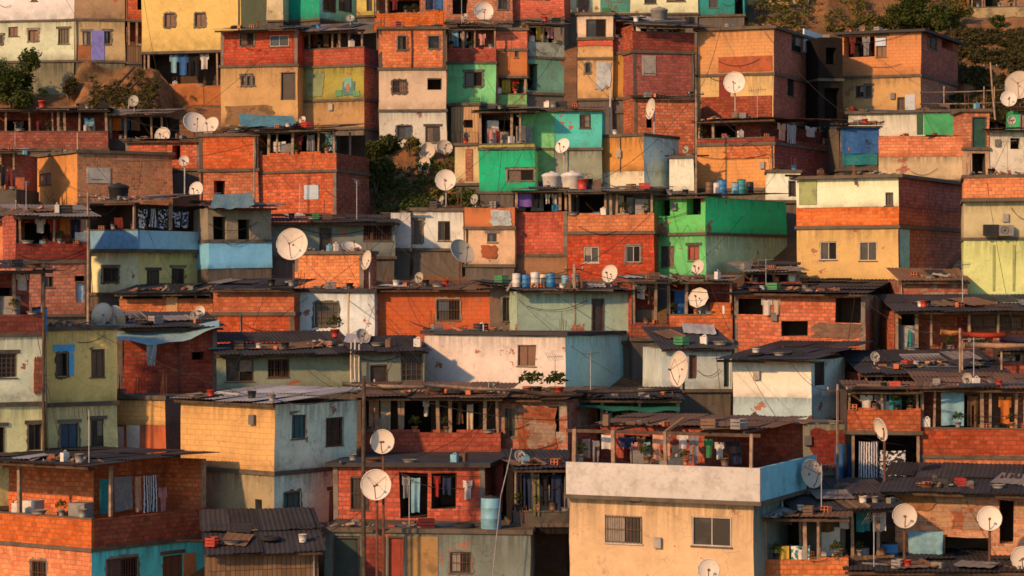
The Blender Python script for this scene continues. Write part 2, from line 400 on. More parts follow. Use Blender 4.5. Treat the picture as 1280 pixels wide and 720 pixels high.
def grid_wall(mb, f, z0, z1, holes, mat):
    us = sorted({0.0, f.w, *[h[0] for h in holes], *[h[1] for h in holes]}); zs = sorted({z0, z1, *[h[2] for h in holes], *[h[3] for h in holes]})
    def split(L):
        o = [L[0]]
        for t in L[1:]:
            n = max(1, int((t - o[-1]) / 0.8)); s0 = o[-1]
            o += [s0 + (t - s0) * (i + 1) / n for i in range(n)]
        return o
    us, zs = split(us), split(zs)
    for a, b in zip(us, us[1:]):
        for c, d in zip(zs, zs[1:]):
            mu, mz = (a + b) / 2, (c + d) / 2
            if any(h[0] < mu < h[1] and h[2] < mz < h[3] for h in holes): continue
            mb.quad([wob(f.p(a, 0, c)), wob(f.p(b, 0, c)), wob(f.p(b, 0, d)), wob(f.p(a, 0, d))], [(a, c), (b, c), (b, d), (a, d)], mat, False, [(q / f.w, (r - z0) / (z1 - z0)) for q, r in ((a, c), (b, c), (b, d), (a, d))])
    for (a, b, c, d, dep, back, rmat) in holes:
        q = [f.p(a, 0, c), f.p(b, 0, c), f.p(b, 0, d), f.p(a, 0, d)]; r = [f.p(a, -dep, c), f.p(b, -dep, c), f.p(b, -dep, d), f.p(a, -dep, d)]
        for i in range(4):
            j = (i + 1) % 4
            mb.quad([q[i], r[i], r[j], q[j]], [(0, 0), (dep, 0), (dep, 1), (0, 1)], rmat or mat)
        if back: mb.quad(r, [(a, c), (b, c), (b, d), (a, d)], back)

WIN = {   # kind: frame material, mullions, bars(h), pane material, recess
 'w': ('frame', 1, 0, 'glass'), 'l': ('framel', 1, 0, 'glass'), 'g': ('frame', 3, 4, 'glass'), 's': ('frame', 1, 0, 'm:16,8,4.5'),
 'n': ('frame', 0, 0, 'glass'), 'v': ('frame', 2, 0, 'black'), 't': ('frame', 2, 0, 'm:5,13,14'), 'b': ('frame', 1, 0, 'm:4,9,14'), 'c': ('framel', 1, 0, 'm:38,30,22'), 'r': ('frame', 1, 0, 'm:28,5,3'),
 'y': ('frame', 3, 0, 'm:9,8,4')}

class House: pass

def F_(yt, yb, mf, ms=None, op=(), pa=(), slab=1, off=0.0): return dict(t='F', yt=yt, yb=yb, mf=mf, ms=ms or mf, op=op, pa=pa, slab=slab, off=off)
def T_(yt, yp, yb, mf, ms=None, posts=(), sp=(), core='dark', r=1.7, op=(), pa=(), slab=1, off=0.0, post='post'): return dict(t='T', yt=yt, yp=yp, yb=yb, mf=mf, ms=ms or mf, posts=posts, sp=sp, core=core, r=r, op=op, pa=pa, slab=slab, off=off, post=post)

def halflit(f, pre):          # fronts turned away: shade-seen colours rescaled so their shade stays in the paint
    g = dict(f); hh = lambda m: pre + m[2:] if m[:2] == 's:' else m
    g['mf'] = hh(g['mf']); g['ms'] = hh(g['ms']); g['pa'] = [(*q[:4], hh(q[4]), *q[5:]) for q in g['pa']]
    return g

def sheet_roof(mb, x0, x1, y0, y1, z0, z1, mat, rnd, waves=True):
    # corrugated sheets, ridges running down the slope; each sheet its own loose piece with a little play
    x = x0; L = math.hypot(y1 - y0, z1 - z0); rows = max(1, round(L / 2.6))
    while x < x1 - 0.05:
        w = min(1.05 + rnd.uniform(-0.08, 0.08), x1 - x)
        for k in range(rows):
            ya = y0 + (y1 - y0) * k / rows - (0.12 if k else rnd.uniform(0, 0.22)); yb = y0 + (y1 - y0) * (k + 1) / rows + (0.10 if k < rows - 1 else 0)
            za = z0 + (z1 - z0) * k / rows + 0.012 * k; zb = z0 + (z1 - z0) * (k + 1) / rows + 0.012 * k
            ja, jb = rnd.uniform(-0.03, 0.045), rnd.uniform(-0.02, 0.03); sk = rnd.uniform(-0.03, 0.03)
            n = max(2, int((w + 0.08) / 0.045)); b = len(mb.v); m = mb.slot(mat)
            for i in range(n + 1):
                u = i / n; xx = x + (w + 0.08) * u; wv = 0.016 * sin(2 * pi * (xx) / 0.18) if waves else 0.0
                mb.v.append((xx + sk, ya, za + ja + wv + 0.02 * u)); mb.v.append((xx - sk, yb, zb + jb + wv))
            for i in range(n):
                mb.f.append((b + 2 * i, b + 2 * i + 2, b + 2 * i + 3, b + 2 * i + 1)); mb.uv.append([(x + w * i / n, ya), (x + w * (i + 1) / n, ya), (x + w * (i + 1) / n, yb), (x + w * i / n, yb)]); mb.mi.append(m); mb.sm.append(True)
        x += w

def H(ref, label, x0, xc, x1, yv, th, floors, roof=None, L=None, D=None, cols=0, under='concd'):
    """A house: x0..xc its front, xc..x1 its side wall, yv the row where its foot disappears, th how far its front turns to the sun"""
    rnd = random.Random(ref)
    t = R(th); c, s = cos(t), sin(t); h = House(); d = D or depth_of(yv)
    Cx, Cy = (xc - 640) / F * d, d
    k0 = (x0 - 640) / F; w = (Cx - k0 * Cy) / (c + k0 * s)
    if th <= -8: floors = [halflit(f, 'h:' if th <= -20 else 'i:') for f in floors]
    if L is None or x1 > xc + 2:
        if x1 > xc + 2:
            k1 = (x1 - 640) / F; den = s - k1 * c
            L = (k1 * Cy - Cx) / den if den > 0.08 else 9.0
            L = max(2.0, min(11.0, L))
        else: L = 4.5
    base = ground_z(d) - 3.0
    h.ref, h.d, h.w, h.L, h.c, h.s, h.Cx, h.Cy, h.base, h.xc = ref, d, w, L, c, s, Cx, Cy, base, xc
    lx, ly = rnd.uniform(-.010, .010), rnd.uniform(-.010, .010)
    root = empty('house', (Cx, Cy, base), -t); root.rotation_euler = (lx, ly, -t); h.root = root
    tag(root, label, 'house', 'houses stacked up the hillside')
    h.mw = Matrix.Translation((Cx, Cy, base)) @ root.rotation_euler.to_matrix().to_4x4()
    zf = lambda y: CAMZ + (360 - y) / F * d - base
    h.zf = zf
    front = Face((-w, 0), (1, 0), w); side = Face((0, 0), (0, 1), L); back = Face((0, L), (-1, 0), w); left = Face((-w, L), (0, -1), L)
    def onface(x, y, inset=0.0):  # photo pixel -> (which face, u, z), rays met with the wall planes
        k = (x - 640) / F
        if x <= xc:
            # plane y_local = inset
            ox, oy = Cx + inset * s, Cy + inset * c
            u = (k * oy - ox) / (c + k * s); dd = oy - u * s
            return front, w + u, CAMZ + (360 - y) / F * dd - base
        tt = (k * Cy - Cx) / (s - k * c) if abs(s - k * c) > 0.02 else 0.0
        dd = Cy + tt * c
        return side, tt, CAMZ + (360 - y) / F * dd - base
    h.onface = onface
    def rect(o, inset=0.0):
        xm = (o[0] + o[2]) / 2
        f, ua, _ = onface(o[0] if (o[0] <= xc) == (xm <= xc) else xc + (0.01 if xm > xc else 0), (o[1] + o[3]) / 2, inset)
        f2, ub, _ = onface(o[2] if (o[2] <= xc) == (xm <= xc) else (xc if xm <= xc else xc + 0.01), 0, inset)
        _, _, zt = onface(xm, o[1], inset); _, _, zb = onface(xm, o[3], inset)
        return f, min(ua, ub), max(ua, ub), zb, zt
    h.rect = rect
    nfl = len(floors); h.ztop = zf(floors[0]['yt']); h.levels = {}; h.decks = []; h.x0, h.x1, h.floors = x0, x1, floors; h.terr = []
    for i, fl in enumerate(floors):
        zt, zb = zf(fl['yt']), zf(fl['yb'])
        if fl['slab'] and i < nfl: zb_wall = zb
        off = fl['off']
        fr = Face((-w - off * 0.0, -off), (1, 0), w + off); sd = Face((off, -off), (0, 1), L + off); bk = Face((off, L), (-1, 0), w + off); lf = Face((-w, L), (0, -1), L + off)
        fmap = {id(front): fr, id(side): sd}
        if fl['t'] == 'F':
            holes = {0: [], 1: []}
            items = []
            for o in fl['op']:
                f, ua, ub, za, zc = rect(o)
                which = 0 if f is front else 1; lim = (w if which == 0 else L)
                ua = max(0.06, ua); ub = min(lim - 0.06, ub); za = max(zb + 0.03, za); zc = min(zt - 0.03, zc)
                if ub - ua < 0.08 or zc - za < 0.08: MISSED.append(('opening', ref, o)); continue
                kind = o[4]
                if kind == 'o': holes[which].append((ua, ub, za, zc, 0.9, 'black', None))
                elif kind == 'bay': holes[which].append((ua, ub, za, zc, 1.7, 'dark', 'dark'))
                else: holes[which].append((ua, ub, za, zc, 0.16, None, None)); items.append((kind, which, ua, ub, za, zc))
            mb = MB()
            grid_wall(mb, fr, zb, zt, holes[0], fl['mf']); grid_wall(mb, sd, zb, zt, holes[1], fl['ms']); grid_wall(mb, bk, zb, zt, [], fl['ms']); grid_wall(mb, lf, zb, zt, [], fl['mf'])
            mb.quad([(-w, -off, zt), (off, -off, zt), (off, L, zt), (-w, L, zt)], [(0, 0), (w, 0), (w, L), (0, L)], 'concd')
            mb.quad([(-w, L, zb), (off, L, zb), (off, -off, zb), (-w, -off, zb)], [(0, 0), (w, 0), (w, L), (0, L)], 'concd')
            mb.build('wall', root)
            if fl['mf'][:2] == 'br' and w > 2.2 and zt - zb > 1.2 and rnd.random() < 0.65:
                pr = 0.008 + rnd.uniform(0, 0.01); cm = rnd.choice(('slab', 'conc', 'concd'))
                for u0 in (0.0, w + off - 0.2):
                    mb = MB(); fbox(mb, fr, u0 + 0.004, u0 + 0.196, -0.05, pr, zb + .08, zt - .01, cm); mb.build('column', root)
            if w > 2.5 and zt - zb > 1.3 and rnd.random() < 0.35:
                u0 = rnd.choice((0.12, w - 0.14, w * rnd.uniform(.3, .7)))
                if not any(h_[0] - .08 < u0 < h_[1] + .08 for h_ in holes[0]):
                    mb = MB(); mb.tube([fr.p(u0, .06, zt - .02), fr.p(u0 + .02, .06, (zt + zb) / 2), fr.p(u0, .06, zb + .02)], 0.035, rnd.choice(('m:40,37,33', 'concd', 'm:20,19,18')), 6); mb.build('drainpipe', root)
            if w > 2.5 and zt - zb > 1.5 and rnd.random() < 0.3:
                u0 = w * rnd.uniform(.1, .85); z0 = zb + (zt - zb) * rnd.uniform(.35, .7)
                if not any(h_[0] - .4 < u0 < h_[1] + .1 for h_ in holes[0]):
                    mb = MB(); fbox(mb, fr, u0, u0 + .28, 0.002, .14, z0, z0 + .38, rnd.choice(('m:30,28,25', 'm:14,13,12'))); mb.build('meter_box', root)
            for kind, which, ua, ub, za, zc in items:
                opening(root, (fr, sd)[which], kind, ua, ub, za, zc, rnd)
        else:
            zp = zf(fl['yp']); r = fl['r']
            rs = min(r, w * 0.45); rf = min(r, L * 0.5)
            # inner room set back from the terrace
            cf = Face((-w + 0.1, rf), (1, 0), w - 0.1 - (rs if x1 > xc + 2 else 0.1)); cs = Face((cf.O.x + cf.w, rf), (0, 1), L - rf)
            holes = []; items = []
            for o in fl['op']:
                f, ua, ub, za, zc = rect(o, rf); ua -= 0.1; ub -= 0.1
                ua = max(0.05, ua); ub = min(cf.w - 0.05, ub); za = max(zb + 0.05, za); zc = min(zt - 0.08, zc)
                if ub - ua < 0.08 or zc - za < 0.08: continue
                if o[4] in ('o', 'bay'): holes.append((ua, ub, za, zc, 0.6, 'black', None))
                else: holes.append((ua, ub, za, zc, 0.14, None, None)); items.append((o[4], ua, ub, za, zc))
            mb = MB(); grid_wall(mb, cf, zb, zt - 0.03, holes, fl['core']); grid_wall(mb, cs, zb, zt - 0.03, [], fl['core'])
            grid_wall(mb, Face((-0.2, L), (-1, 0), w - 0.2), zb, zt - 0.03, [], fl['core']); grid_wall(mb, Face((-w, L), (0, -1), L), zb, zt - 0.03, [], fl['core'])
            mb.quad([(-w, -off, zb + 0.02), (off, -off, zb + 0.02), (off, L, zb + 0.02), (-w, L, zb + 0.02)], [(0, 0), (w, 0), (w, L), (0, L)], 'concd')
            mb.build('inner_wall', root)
            for kind, ua, ub, za, zc in items: opening(root, cf, kind, ua, ub, za, zc, rnd)
            if zp - zb > 0.12:
                mb = MB(); th_ = 0.14
                fbox(mb, fr, 0, fr.w, -th_, 0, zb, zp, fl['mf']); fbox(mb, sd, th_ + 0.002, sd.w - 0.01, -th_, 0, zb, zp - 0.004, fl['ms'])
                cope = rnd.random() < 0.5
                if not cope and fl['mf'][:2] == 'br':
                    u = rnd.uniform(0, .4)
                    while u < fr.w - .35:
                        k = rnd.randint(1, 4)
                        if rnd.random() < .5: fbox(mb, fr, u, min(u + .3 * k, fr.w), -th_ + .004, -.004, zp + .002, zp + .06 + .06 * rnd.random(), fl['mf'])
                        u += .3 * k + rnd.uniform(.1, .9)
                mb.build('parapet', root)
                if cope:
                    mb = MB(); fbox(mb, fr, -0.03, fr.w + 0.03, -th_ - 0.03, 0.03, zp + 0.002, zp + 0.06, 'slab'); mb.build('coping', root)
                    zp += 0.06
            h.levels.setdefault('parapet', zp); h.decks.append(zb + 0.022); h.terr.append((fl, zb, zp, zt))
            ups = []
            for xpx in fl['posts']:
                f, u, _ = onface(xpx, fl['yp']); ups.append((fr, u + off * 0.5))
            for xpx in fl['sp']:
                f, u, _ = onface(max(xpx, xc + 1), fl['yp']); ups.append((sd, u))
            for f, u in ups:
                mb = MB(); a = rnd.uniform(-0.04, 0.04); ww = rnd.choice((0.09, 0.11, 0.14))
                mb.bar(f.p(min(max(u, 0.08), f.w - 0.08), -0.08, zp - 0.02), f.p(min(max(u + a, 0.08), f.w - 0.08), -0.08, zt - 0.02), ww, fl['post']); mb.build('post', root)
            mb = MB(); fbox(mb, fr, 0, fr.w, -0.16, -0.04, zt - 0.14, zt - 0.02, 'postd'); mb.build('beam', root)
        if fl['slab']:
            # concrete floor edge running round under the storey
            mb = MB(); e = 0.05 + rnd.uniform(0, 0.05); hh = 0.13 + rnd.uniform(0, 0.05)
            mb.box(-w - e, -e - off, zb - hh * 0.55, off + e, L + e, zb + hh * 0.45, 'slab'); mb.build('floor_slab', root)
        for o in fl['pa']:
            f, ua, ub, za, zc = rect(o); f2 = fmap.get(id(f), f); ua = max(0.02, ua); ub = min(f2.w - 0.02, ub)
            mb = MB(); n_ = 0.03 + rnd.uniform(0, 0.012)
            if len(o) > 5:
                ragged(mb, f2, ua, ub, za, zc, n_, o[4], rnd)
            else: fbox(mb, f2, ua, ub, -0.05, n_, za, zc, o[4])
            mb.build('wall_panel', root)
    zlow = zf(floors[-1]['yb'])
    if zlow > 0.1:
        mb = MB(); ins = 0.03
        f2 = Face((-w + ins, ins), (1, 0), w - 2 * ins); s2 = Face((-ins, ins), (0, 1), L - 2 * ins)
        grid_wall(mb, f2, 0, zlow, [], under); grid_wall(mb, s2, 0, zlow, [], under); grid_wall(mb, Face((-w + ins, L - ins), (0, -1), L - 2 * ins), 0, zlow, [], under)
        mb.build('foundation_wall', root)
    for q in range(rnd.randint(0, 3)):
        if w < 2: break
        z0 = h.ztop - rnd.uniform(.1, 3.2); u0, u1 = sorted((rnd.uniform(0, w), rnd.uniform(0, w)))
        if u1 - u0 < 1 or z0 < zlow: continue
        mb = MB(); sg = rnd.uniform(.08, .4); dz = rnd.uniform(-.5, .5); mb.tube([front.p(u0 + (u1 - u0) * i / 10, .09, z0 + dz * i / 10 - sg * 4 * (i / 10) * (1 - i / 10)) for i in range(11)], 0.013, 'cable', 4); mb.build('wire', root)
    h.roof = None; h.roofz = lambda y: h.ztop
    if roof:
        kind = roof[0]
        if kind == 'c':          # ('c', rise, overhang front, overhang side, material)
            rise, of, os_, mat = roof[1:5]
            mb = MB(); zr = h.ztop + 0.09; y0, y1 = -of, L + 0.2; sl = rise / L
            sheet_roof(mb, -w - os_, os_, y0, y1, zr - sl * of, zr + sl * (L + 0.2), mat, rnd)
            mb.build('roof', root)
            for q in range(rnd.randint(1, max(2, int(w / 1.8)))):
                a = rnd.uniform(-.35, .35) + (pi / 2 if rnd.random() < .3 else 0); cx, cy = rnd.uniform(-w, -.4), rnd.uniform(0, min(2.6, L)); W2, L2 = rnd.uniform(.4, .8), rnd.uniform(.6, 1.2); n = 14; mb = MB(); m = mb.slot(rnd.choice(('sheetg', 'rust', 'sheetl', 'sheet', 'wood', 'rust'))); lift = .05 + .03 * q
                for i in range(n + 1):
                    for j in (-1, 1):
                        lx, ly = W2 * (2 * i / n - 1), L2 * j; X, Y = cx + lx * cos(a) - ly * sin(a), cy + lx * sin(a) + ly * cos(a)
                        mb.v.append((X, Y, zr + sl * Y + lift + .014 * sin(i * 1.9) + rnd.uniform(0, .01) + (.05 * rnd.random() if i in (0, n) else 0)))
                for i in range(n): mb.f.append((2 * i, 2 * i + 2, 2 * i + 3, 2 * i + 1)); mb.uv.append([(i * .1, 0), (i * .1 + .1, 0), (i * .1 + .1, 1), (i * .1, 1)]); mb.mi.append(m); mb.sm.append(True)
                mb.build('patch_sheet', root)
            mb = MB(); zz = h.ztop - sl * of * 0.8 - 0.02
            mb.bar((-w - os_ + 0.05, -of * 0.75, zz), (os_ - 0.05, -of * 0.75, zz), 0.08, 'postd', 0.10); mb.build('eaves_beam', root)
            h.roofz = lambda y: zr + sl * y + 0.04
        elif kind == 'k':        # sheets over the set-back room only; the terrace in front stays open under bare timbers
            mat = roof[1]; mb = MB(); y0 = floors[0]['r'] - 0.35; zr = h.ztop + 0.06
            sheet_roof(mb, -w, 0.0, y0, L + 0.1, zr, zr + 0.15, mat, rnd); mb.build('roof', root)
            for q in range(5):
                x_ = -w + 0.3 + (w - 0.6) * q / 4; mb = MB(); mb.bar((x_, -0.2, h.ztop - 0.02 + rnd.uniform(-.03, .03)), (x_ + rnd.uniform(-.1, .1), y0 + .4, h.ztop + 0.0), 0.06, 'postd', .08); mb.build('rafter', root)
            h.roofz = lambda y: zr + 0.08
        elif kind == 'f':        # flat concrete roof slab with overhang, optional rim
            e = roof[1]; mat = roof[2] if len(roof) > 2 else 'slab'
            mb = MB(); mb.box(-w - e, -e, h.ztop + 0.003, e, L + e, h.ztop + 0.17, mat); mb.build('roof_slab', root)
            h.roofz = lambda y: h.ztop + 0.17
            if rnd.random() < 0.7:
                for (xx, yy) in ((-w + 0.25, 0.25), (-0.25, 0.25), (-w + 0.25, L - 0.4), (-0.25, L - 0.4)):
                    if rnd.random() < 0.6:
                        mb = MB()
                        for a in (-0.09, 0.09):
                            for b in (-0.09, 0.09): mb.bar((xx + a, yy + b, h.ztop + 0.16), (xx + a + rnd.uniform(-.08, .08), yy + b, h.ztop + 0.16 + rnd.uniform(0.5, 1.0)), 0.02, 'rustbar')
                        mb.build('rebar', root)
    h.W = lambda x, y, z: h.mw @ Vector((x, y, z))
    HOUSES[ref] = h
    return h

def ragged(mb, f, ua, ub, za, zc, n_, mat, rnd):
    # a patch of render with a broken outline
    N = 26; uc, zm = (ua + ub) / 2, (za + zc) / 2; a, b = (ub - ua) / 2, (zc - za) / 2
    pts = []
    for i in range(N):
        t = 2 * pi * i / N; q = 1.0 / max(abs(cos(t)), abs(sin(t))); rr = q * rnd.uniform(0.78, 1.0)
        pts.append((uc + a * rr * cos(t), zm + b * rr * sin(t)))
    mb.quad([f.p(u, n_, z) for u, z in pts], pts, mat)
    for i in range(N):
        j = (i + 1) % N
        mb.quad([f.p(*(pts[i][0], -0.02, pts[i][1])), f.p(pts[j][0], -0.02, pts[j][1]), f.p(pts[j][0], n_, pts[j][1]), f.p(pts[i][0], n_, pts[i][1])], [(0, 0)] * 4, mat)

def ragged_ring(mb, f, ua, ub, za, zc, g, mat, rnd):
    N = 8; inner = []; outer = []
    for (a0, a1, s0) in (((ua, za), (ub, za), (0, -1)), ((ub, za), (ub, zc), (1, 0)), ((ub, zc), (ua, zc), (0, 1)), ((ua, zc), (ua, za), (-1, 0))):
        for i in range(N):
            t = i / N; u, z = a0[0] + (a1[0] - a0[0]) * t, a0[1] + (a1[1] - a0[1]) * t; q = g * rnd.uniform(.35, 1.15); inner.append((u, z)); outer.append((u + s0[0] * q - (q if i == 0 and s0 == (0, -1) else 0), z + s0[1] * q))
    n = len(inner)
    for i in range(n):
        j = (i + 1) % n; mb.quad([f.p(inner[i][0], .038, inner[i][1]), f.p(inner[j][0], .038, inner[j][1]), f.p(outer[j][0], .032, outer[j][1]), f.p(outer[i][0], .032, outer[i][1])], [inner[i], inner[j], outer[j], outer[i]], mat)

def opening(root, f, kind, ua, ub, za, zc, rnd):
    if kind[0] == 'd':           # door: 'd:' + colour key or 'd'
        mat = kind[2:] or 'm:4,3,2.5'
        mb = MB(); fw = 0.05
        for a in ((ua, ua + fw, za, zc), (ub - fw, ub, za, zc), (ua + fw + .002, ub - fw - .002, zc - fw, zc)): fbox(mb, f, a[0], a[1], -0.12, 0.012, a[2], a[3], 'frame')
        o = mb.build('door', root)
        mb = MB(); fbox(mb, f, ua + fw, ub - fw, -0.15, -0.10, za, zc - fw, mat)
        hh = (zc - za)
        for q in (0.12, 0.55): fbox(mb, f, ua + fw + 0.1, ub - fw - 0.1, -0.10, -0.085, za + hh * q, za + hh * (q + 0.3), mat)
        mb.build('door_leaf', o)
        return
    frm, mul, bars, pane = WIN[kind]
    mb = MB(); fw = 0.045
    fbox(mb, f, ua, ua + fw, -0.13, -0.02, za, zc, frm); fbox(mb, f, ub - fw, ub, -0.13, -0.02, za, zc, frm)
    fbox(mb, f, ua + fw, ub - fw, -0.128, -0.022, za, za + fw, frm); fbox(mb, f, ua + fw, ub - fw, -0.128, -0.022, zc - fw, zc, frm)
    for i in range(mul):
        u = ua + (ub - ua) * (i + 1) / (mul + 1); fbox(mb, f, u - 0.018, u + 0.018, -0.12, -0.05, za + fw, zc - fw, frm)
    for i in range(bars):
        z = za + (zc - za) * (i + 1) / (bars + 1); fbox(mb, f, ua + fw, ub - fw, -0.118, -0.04, z - 0.014, z + 0.014, frm)
    # sill
    fbox(mb, f, ua - 0.05, ub + 0.05, -0.04, 0.045, za - 0.05, za - 0.002, 'slab' if rnd.random() < 0.6 else frm)
    o = mb.build('window', root)
    if rnd.random() < 0.4:
        mb = MB(); fbox(mb, f, ua - 0.14, ub + 0.14, -0.05, 0.02, zc + 0.004, zc + 0.15, rnd.choice(('slab', 'conc', 'concd'))); mb.build('lintel', o)
    if kind in 'wlnv' and bars == 0 and ub - ua > 0.5 and rnd.random() < 0.4:
        mb = MB(); nb = int((ub - ua) / 0.13)
        for i in range(nb + 1): u = ua + (ub - ua) * i / nb; mb.bar(f.p(u, 0.03, za + .01), f.p(u, 0.03, zc - .01), 0.018, 'rustbar')
        for z in (za + .05, (za + zc) / 2, zc - .05): mb.bar(f.p(ua, 0.03, z), f.p(ub, 0.03, z), 0.02, 'rustbar')
        mb.build('security_grille', o)
    if rnd.random() < 0.45:          # rough mortar left round the frame
        mb = MB(); g = 0.12
        ragged_ring(mb, f, ua, ub, za, zc, g, rnd.choice(('slab', 'conc', 'p:205,160,115/.8')), rnd); mb.build('mortar_surround', o)
    mb = MB(); um = (ua + ub) / 2 + rnd.uniform(-0.02, 0.02); p2 = pane
    if kind in 'wln' and rnd.random() < 0.30: p2 = 'black'
    mb.quad([f.p(ua + .02, -0.10, za + .02), f.p(um, -0.10, za + .02), f.p(um, -0.10, zc - .02), f.p(ua + .02, -0.10, zc - .02)], [(0, 0), (.5, 0), (.5, 1), (0, 1)], pane)
    mb.quad([f.p(um, -0.085, za + .02), f.p(ub - .02, -0.085, za + .02), f.p(ub - .02, -0.085, zc - .02), f.p(um, -0.085, zc - .02)], [(.5, 0), (1, 0), (1, 1), (.5, 1)], p2)
    mb.build('pane', o)
    if kind in 'wln' and rnd.random() < 0.55:
        mb = MB(); a, b = (ua + fw, um) if rnd.random() < 0.5 else (um, ub - fw); zt = zc - fw; zb_ = za + (0.04 if rnd.random() < 0.6 else (zc - za) * 0.45)
        n = 8
        cm = rnd.choice(('c:35,26,20', 'c:22,16,14', 'c:12,16,22', 'c:40,36,30'))
        for i in range(n):
            u1, u2 = a + (b - a) * i / n, a + (b - a) * (i + 1) / n
            n1, n2 = -0.074 + 0.006 * (i % 2), -0.074 + 0.006 * ((i + 1) % 2)
            mb.quad([f.p(u1, n1, zb_), f.p(u2, n2, zb_), f.p(u2, n2, zt), f.p(u1, n1, zt)], [(u1, 0), (u2, 0), (u2, 1), (u1, 1)], cm)
        mb.build('curtain', o)
# ================================================================ the houses, top of the hill first
# --- highest row, cut by the top of the picture
H('the pale pink house', 'tall house with a pink upper storey above a pale green one', -24, 92, 92, 78, 14, [
  F_(-60, 25, 'p:244,212,178/.3', op=[(38, -16, 46, 2, 's')]), F_(25, 76, 'p:226,206,150/.5', op=[(-4, 45, 3, 56, 'w'), (10, 34, 22, 46, 's'), (35, 38, 47, 52, 's'), (72, 36, 86, 55, 'y')])], under='moss')
H('the lilac-panel house', 'beige block with a lilac wall panel and an orange patch', 94, 157, 157, 77, -8, [
  F_(-50, 25, 'p:190,140,92/.5'), F_(25, 77, 'p:214,170,110/.5', op=[(104, 39, 114, 56, 'w'), (131, 39, 139, 55, 'w')], pa=[(115, 38, 131, 75, 'p:160,140,190/.3'), (96, 56, 114, 75, 'p:215,120,62/.5')])], under='moss', L=3)
H('the narrow brick annex', 'narrow brick annex with dark openings beside the tall ochre house', 158, 179, 179, 79, -10, [
  F_(-40, 26, 'br', op=[(170, -10, 177, 12, 'o')]), T_(26, 58, 79, 'wood', posts=(160, 170), core='brd')], L=3, under='concd')
H('the tall ochre house', 'tall plain ochre-yellow house with two small brown windows', 178, 302, 302, 90, 10, [
  F_(-60, 63, 'p:247,190,98/.3', op=[(207, 16, 220, 33, 's'), (245, 16, 258, 33, 's')]),
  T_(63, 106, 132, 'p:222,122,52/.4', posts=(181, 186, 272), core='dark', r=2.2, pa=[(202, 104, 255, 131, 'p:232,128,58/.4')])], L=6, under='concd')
H('the white rooftop house', 'small white house corner behind the rooftop clutter beside the ochre house', 296, 334, 334, 22, 5, [F_(-60, 30, 'p:244,228,200/.4', op=[(322, -10, 333, 14, 'w')])], L=4)
H('the cream strip house', 'narrow cream house wall between the white corner and the emerald hut', 334, 354, 354, 24, 8, [F_(-60, 26, 'p:240,200,140/.4')], L=4)
H('the emerald hut', 'emerald green hut with a wide dark glazed opening on the top row', 354, 400, 446, 22, 30, [F_(-30, 24, 'p:30,160,110/.4', 's:70,105,95/.5', op=[(405, -10, 420, 14, 'w'), (424, -10, 441, 14, 'w')])])
H('the yellow stair house', 'slim yellow house with a dark doorway on the top row', 447, 468, 468, 21, 10, [F_(-40, 20, 'p:240,196,90/.5', op=[(459, -16, 466, 14, 'd')])], L=3)
H('the blue-tarp terrace house', 'orange brick terrace house with blue tarps hung along its top storey', 468, 558, 558, 24, 8, [
  T_(-24, 15, 38, 'bro', posts=(470, 484, 528, 531, 556), core='brp', op=[(487, 0, 526, 15, 'o')])], ('f', 0.2), L=4)
H('the dish-top brick house', 'dim brick house behind a big grey satellite dish on the top row', 558, 640, 640, 26, -10, [F_(-30, 28, 'brp', op=[(565, -5, 585, 18, 'o'), (622, -6, 634, 12, 'w')])], L=3)
H('the red-brick block house', 'plain orange-red brick block on the top row', 638, 706, 706, 26, 12, [F_(-40, 23, 'bro')], L=5)
H('the cream-and-teal row house', 'long cream house with a teal bay and small dark windows on the top row', 704, 872, 872, 18, 4, [
  F_(-40, 17, 'p:246,218,150/.35', op=[(722, -8, 735, 14, 's'), (764, -9, 778, 3, 'w'), (805, -7, 820, 5, 'w'), (833, -9, 856, 2, 'w')], pa=[(750, -40, 787, 16, 'p:92,165,125/.4')])], L=5)
H('the deep teal house', 'deep teal green house with a narrow dark window on the top row', 872, 930, 930, 20, 10, [F_(-40, 19, 'p:40,135,110/.4', op=[(885, -5, 897, 10, 'w'), (918, -8, 928, 18, 'o')])], L=4)
H('the tan plank house', 'tan boarded hut above the bare earth bank on the top row', 932, 1010, 1010, 12, 6, [F_(-40, 7, 'p:235,180,105/.5')], L=4)
H('the hilltop ruin', 'pale crumbling house with dark gaps on top of the orange bank', 1212, 1300, 1300, 20, 10, [
  T_(-46, 8, 22, 'p:240,190,120/.8/.3', posts=(1215, 1228, 1252, 1268), core='stone', op=[(1232, -20, 1250, 8, 'o')])], L=5, under='stone')

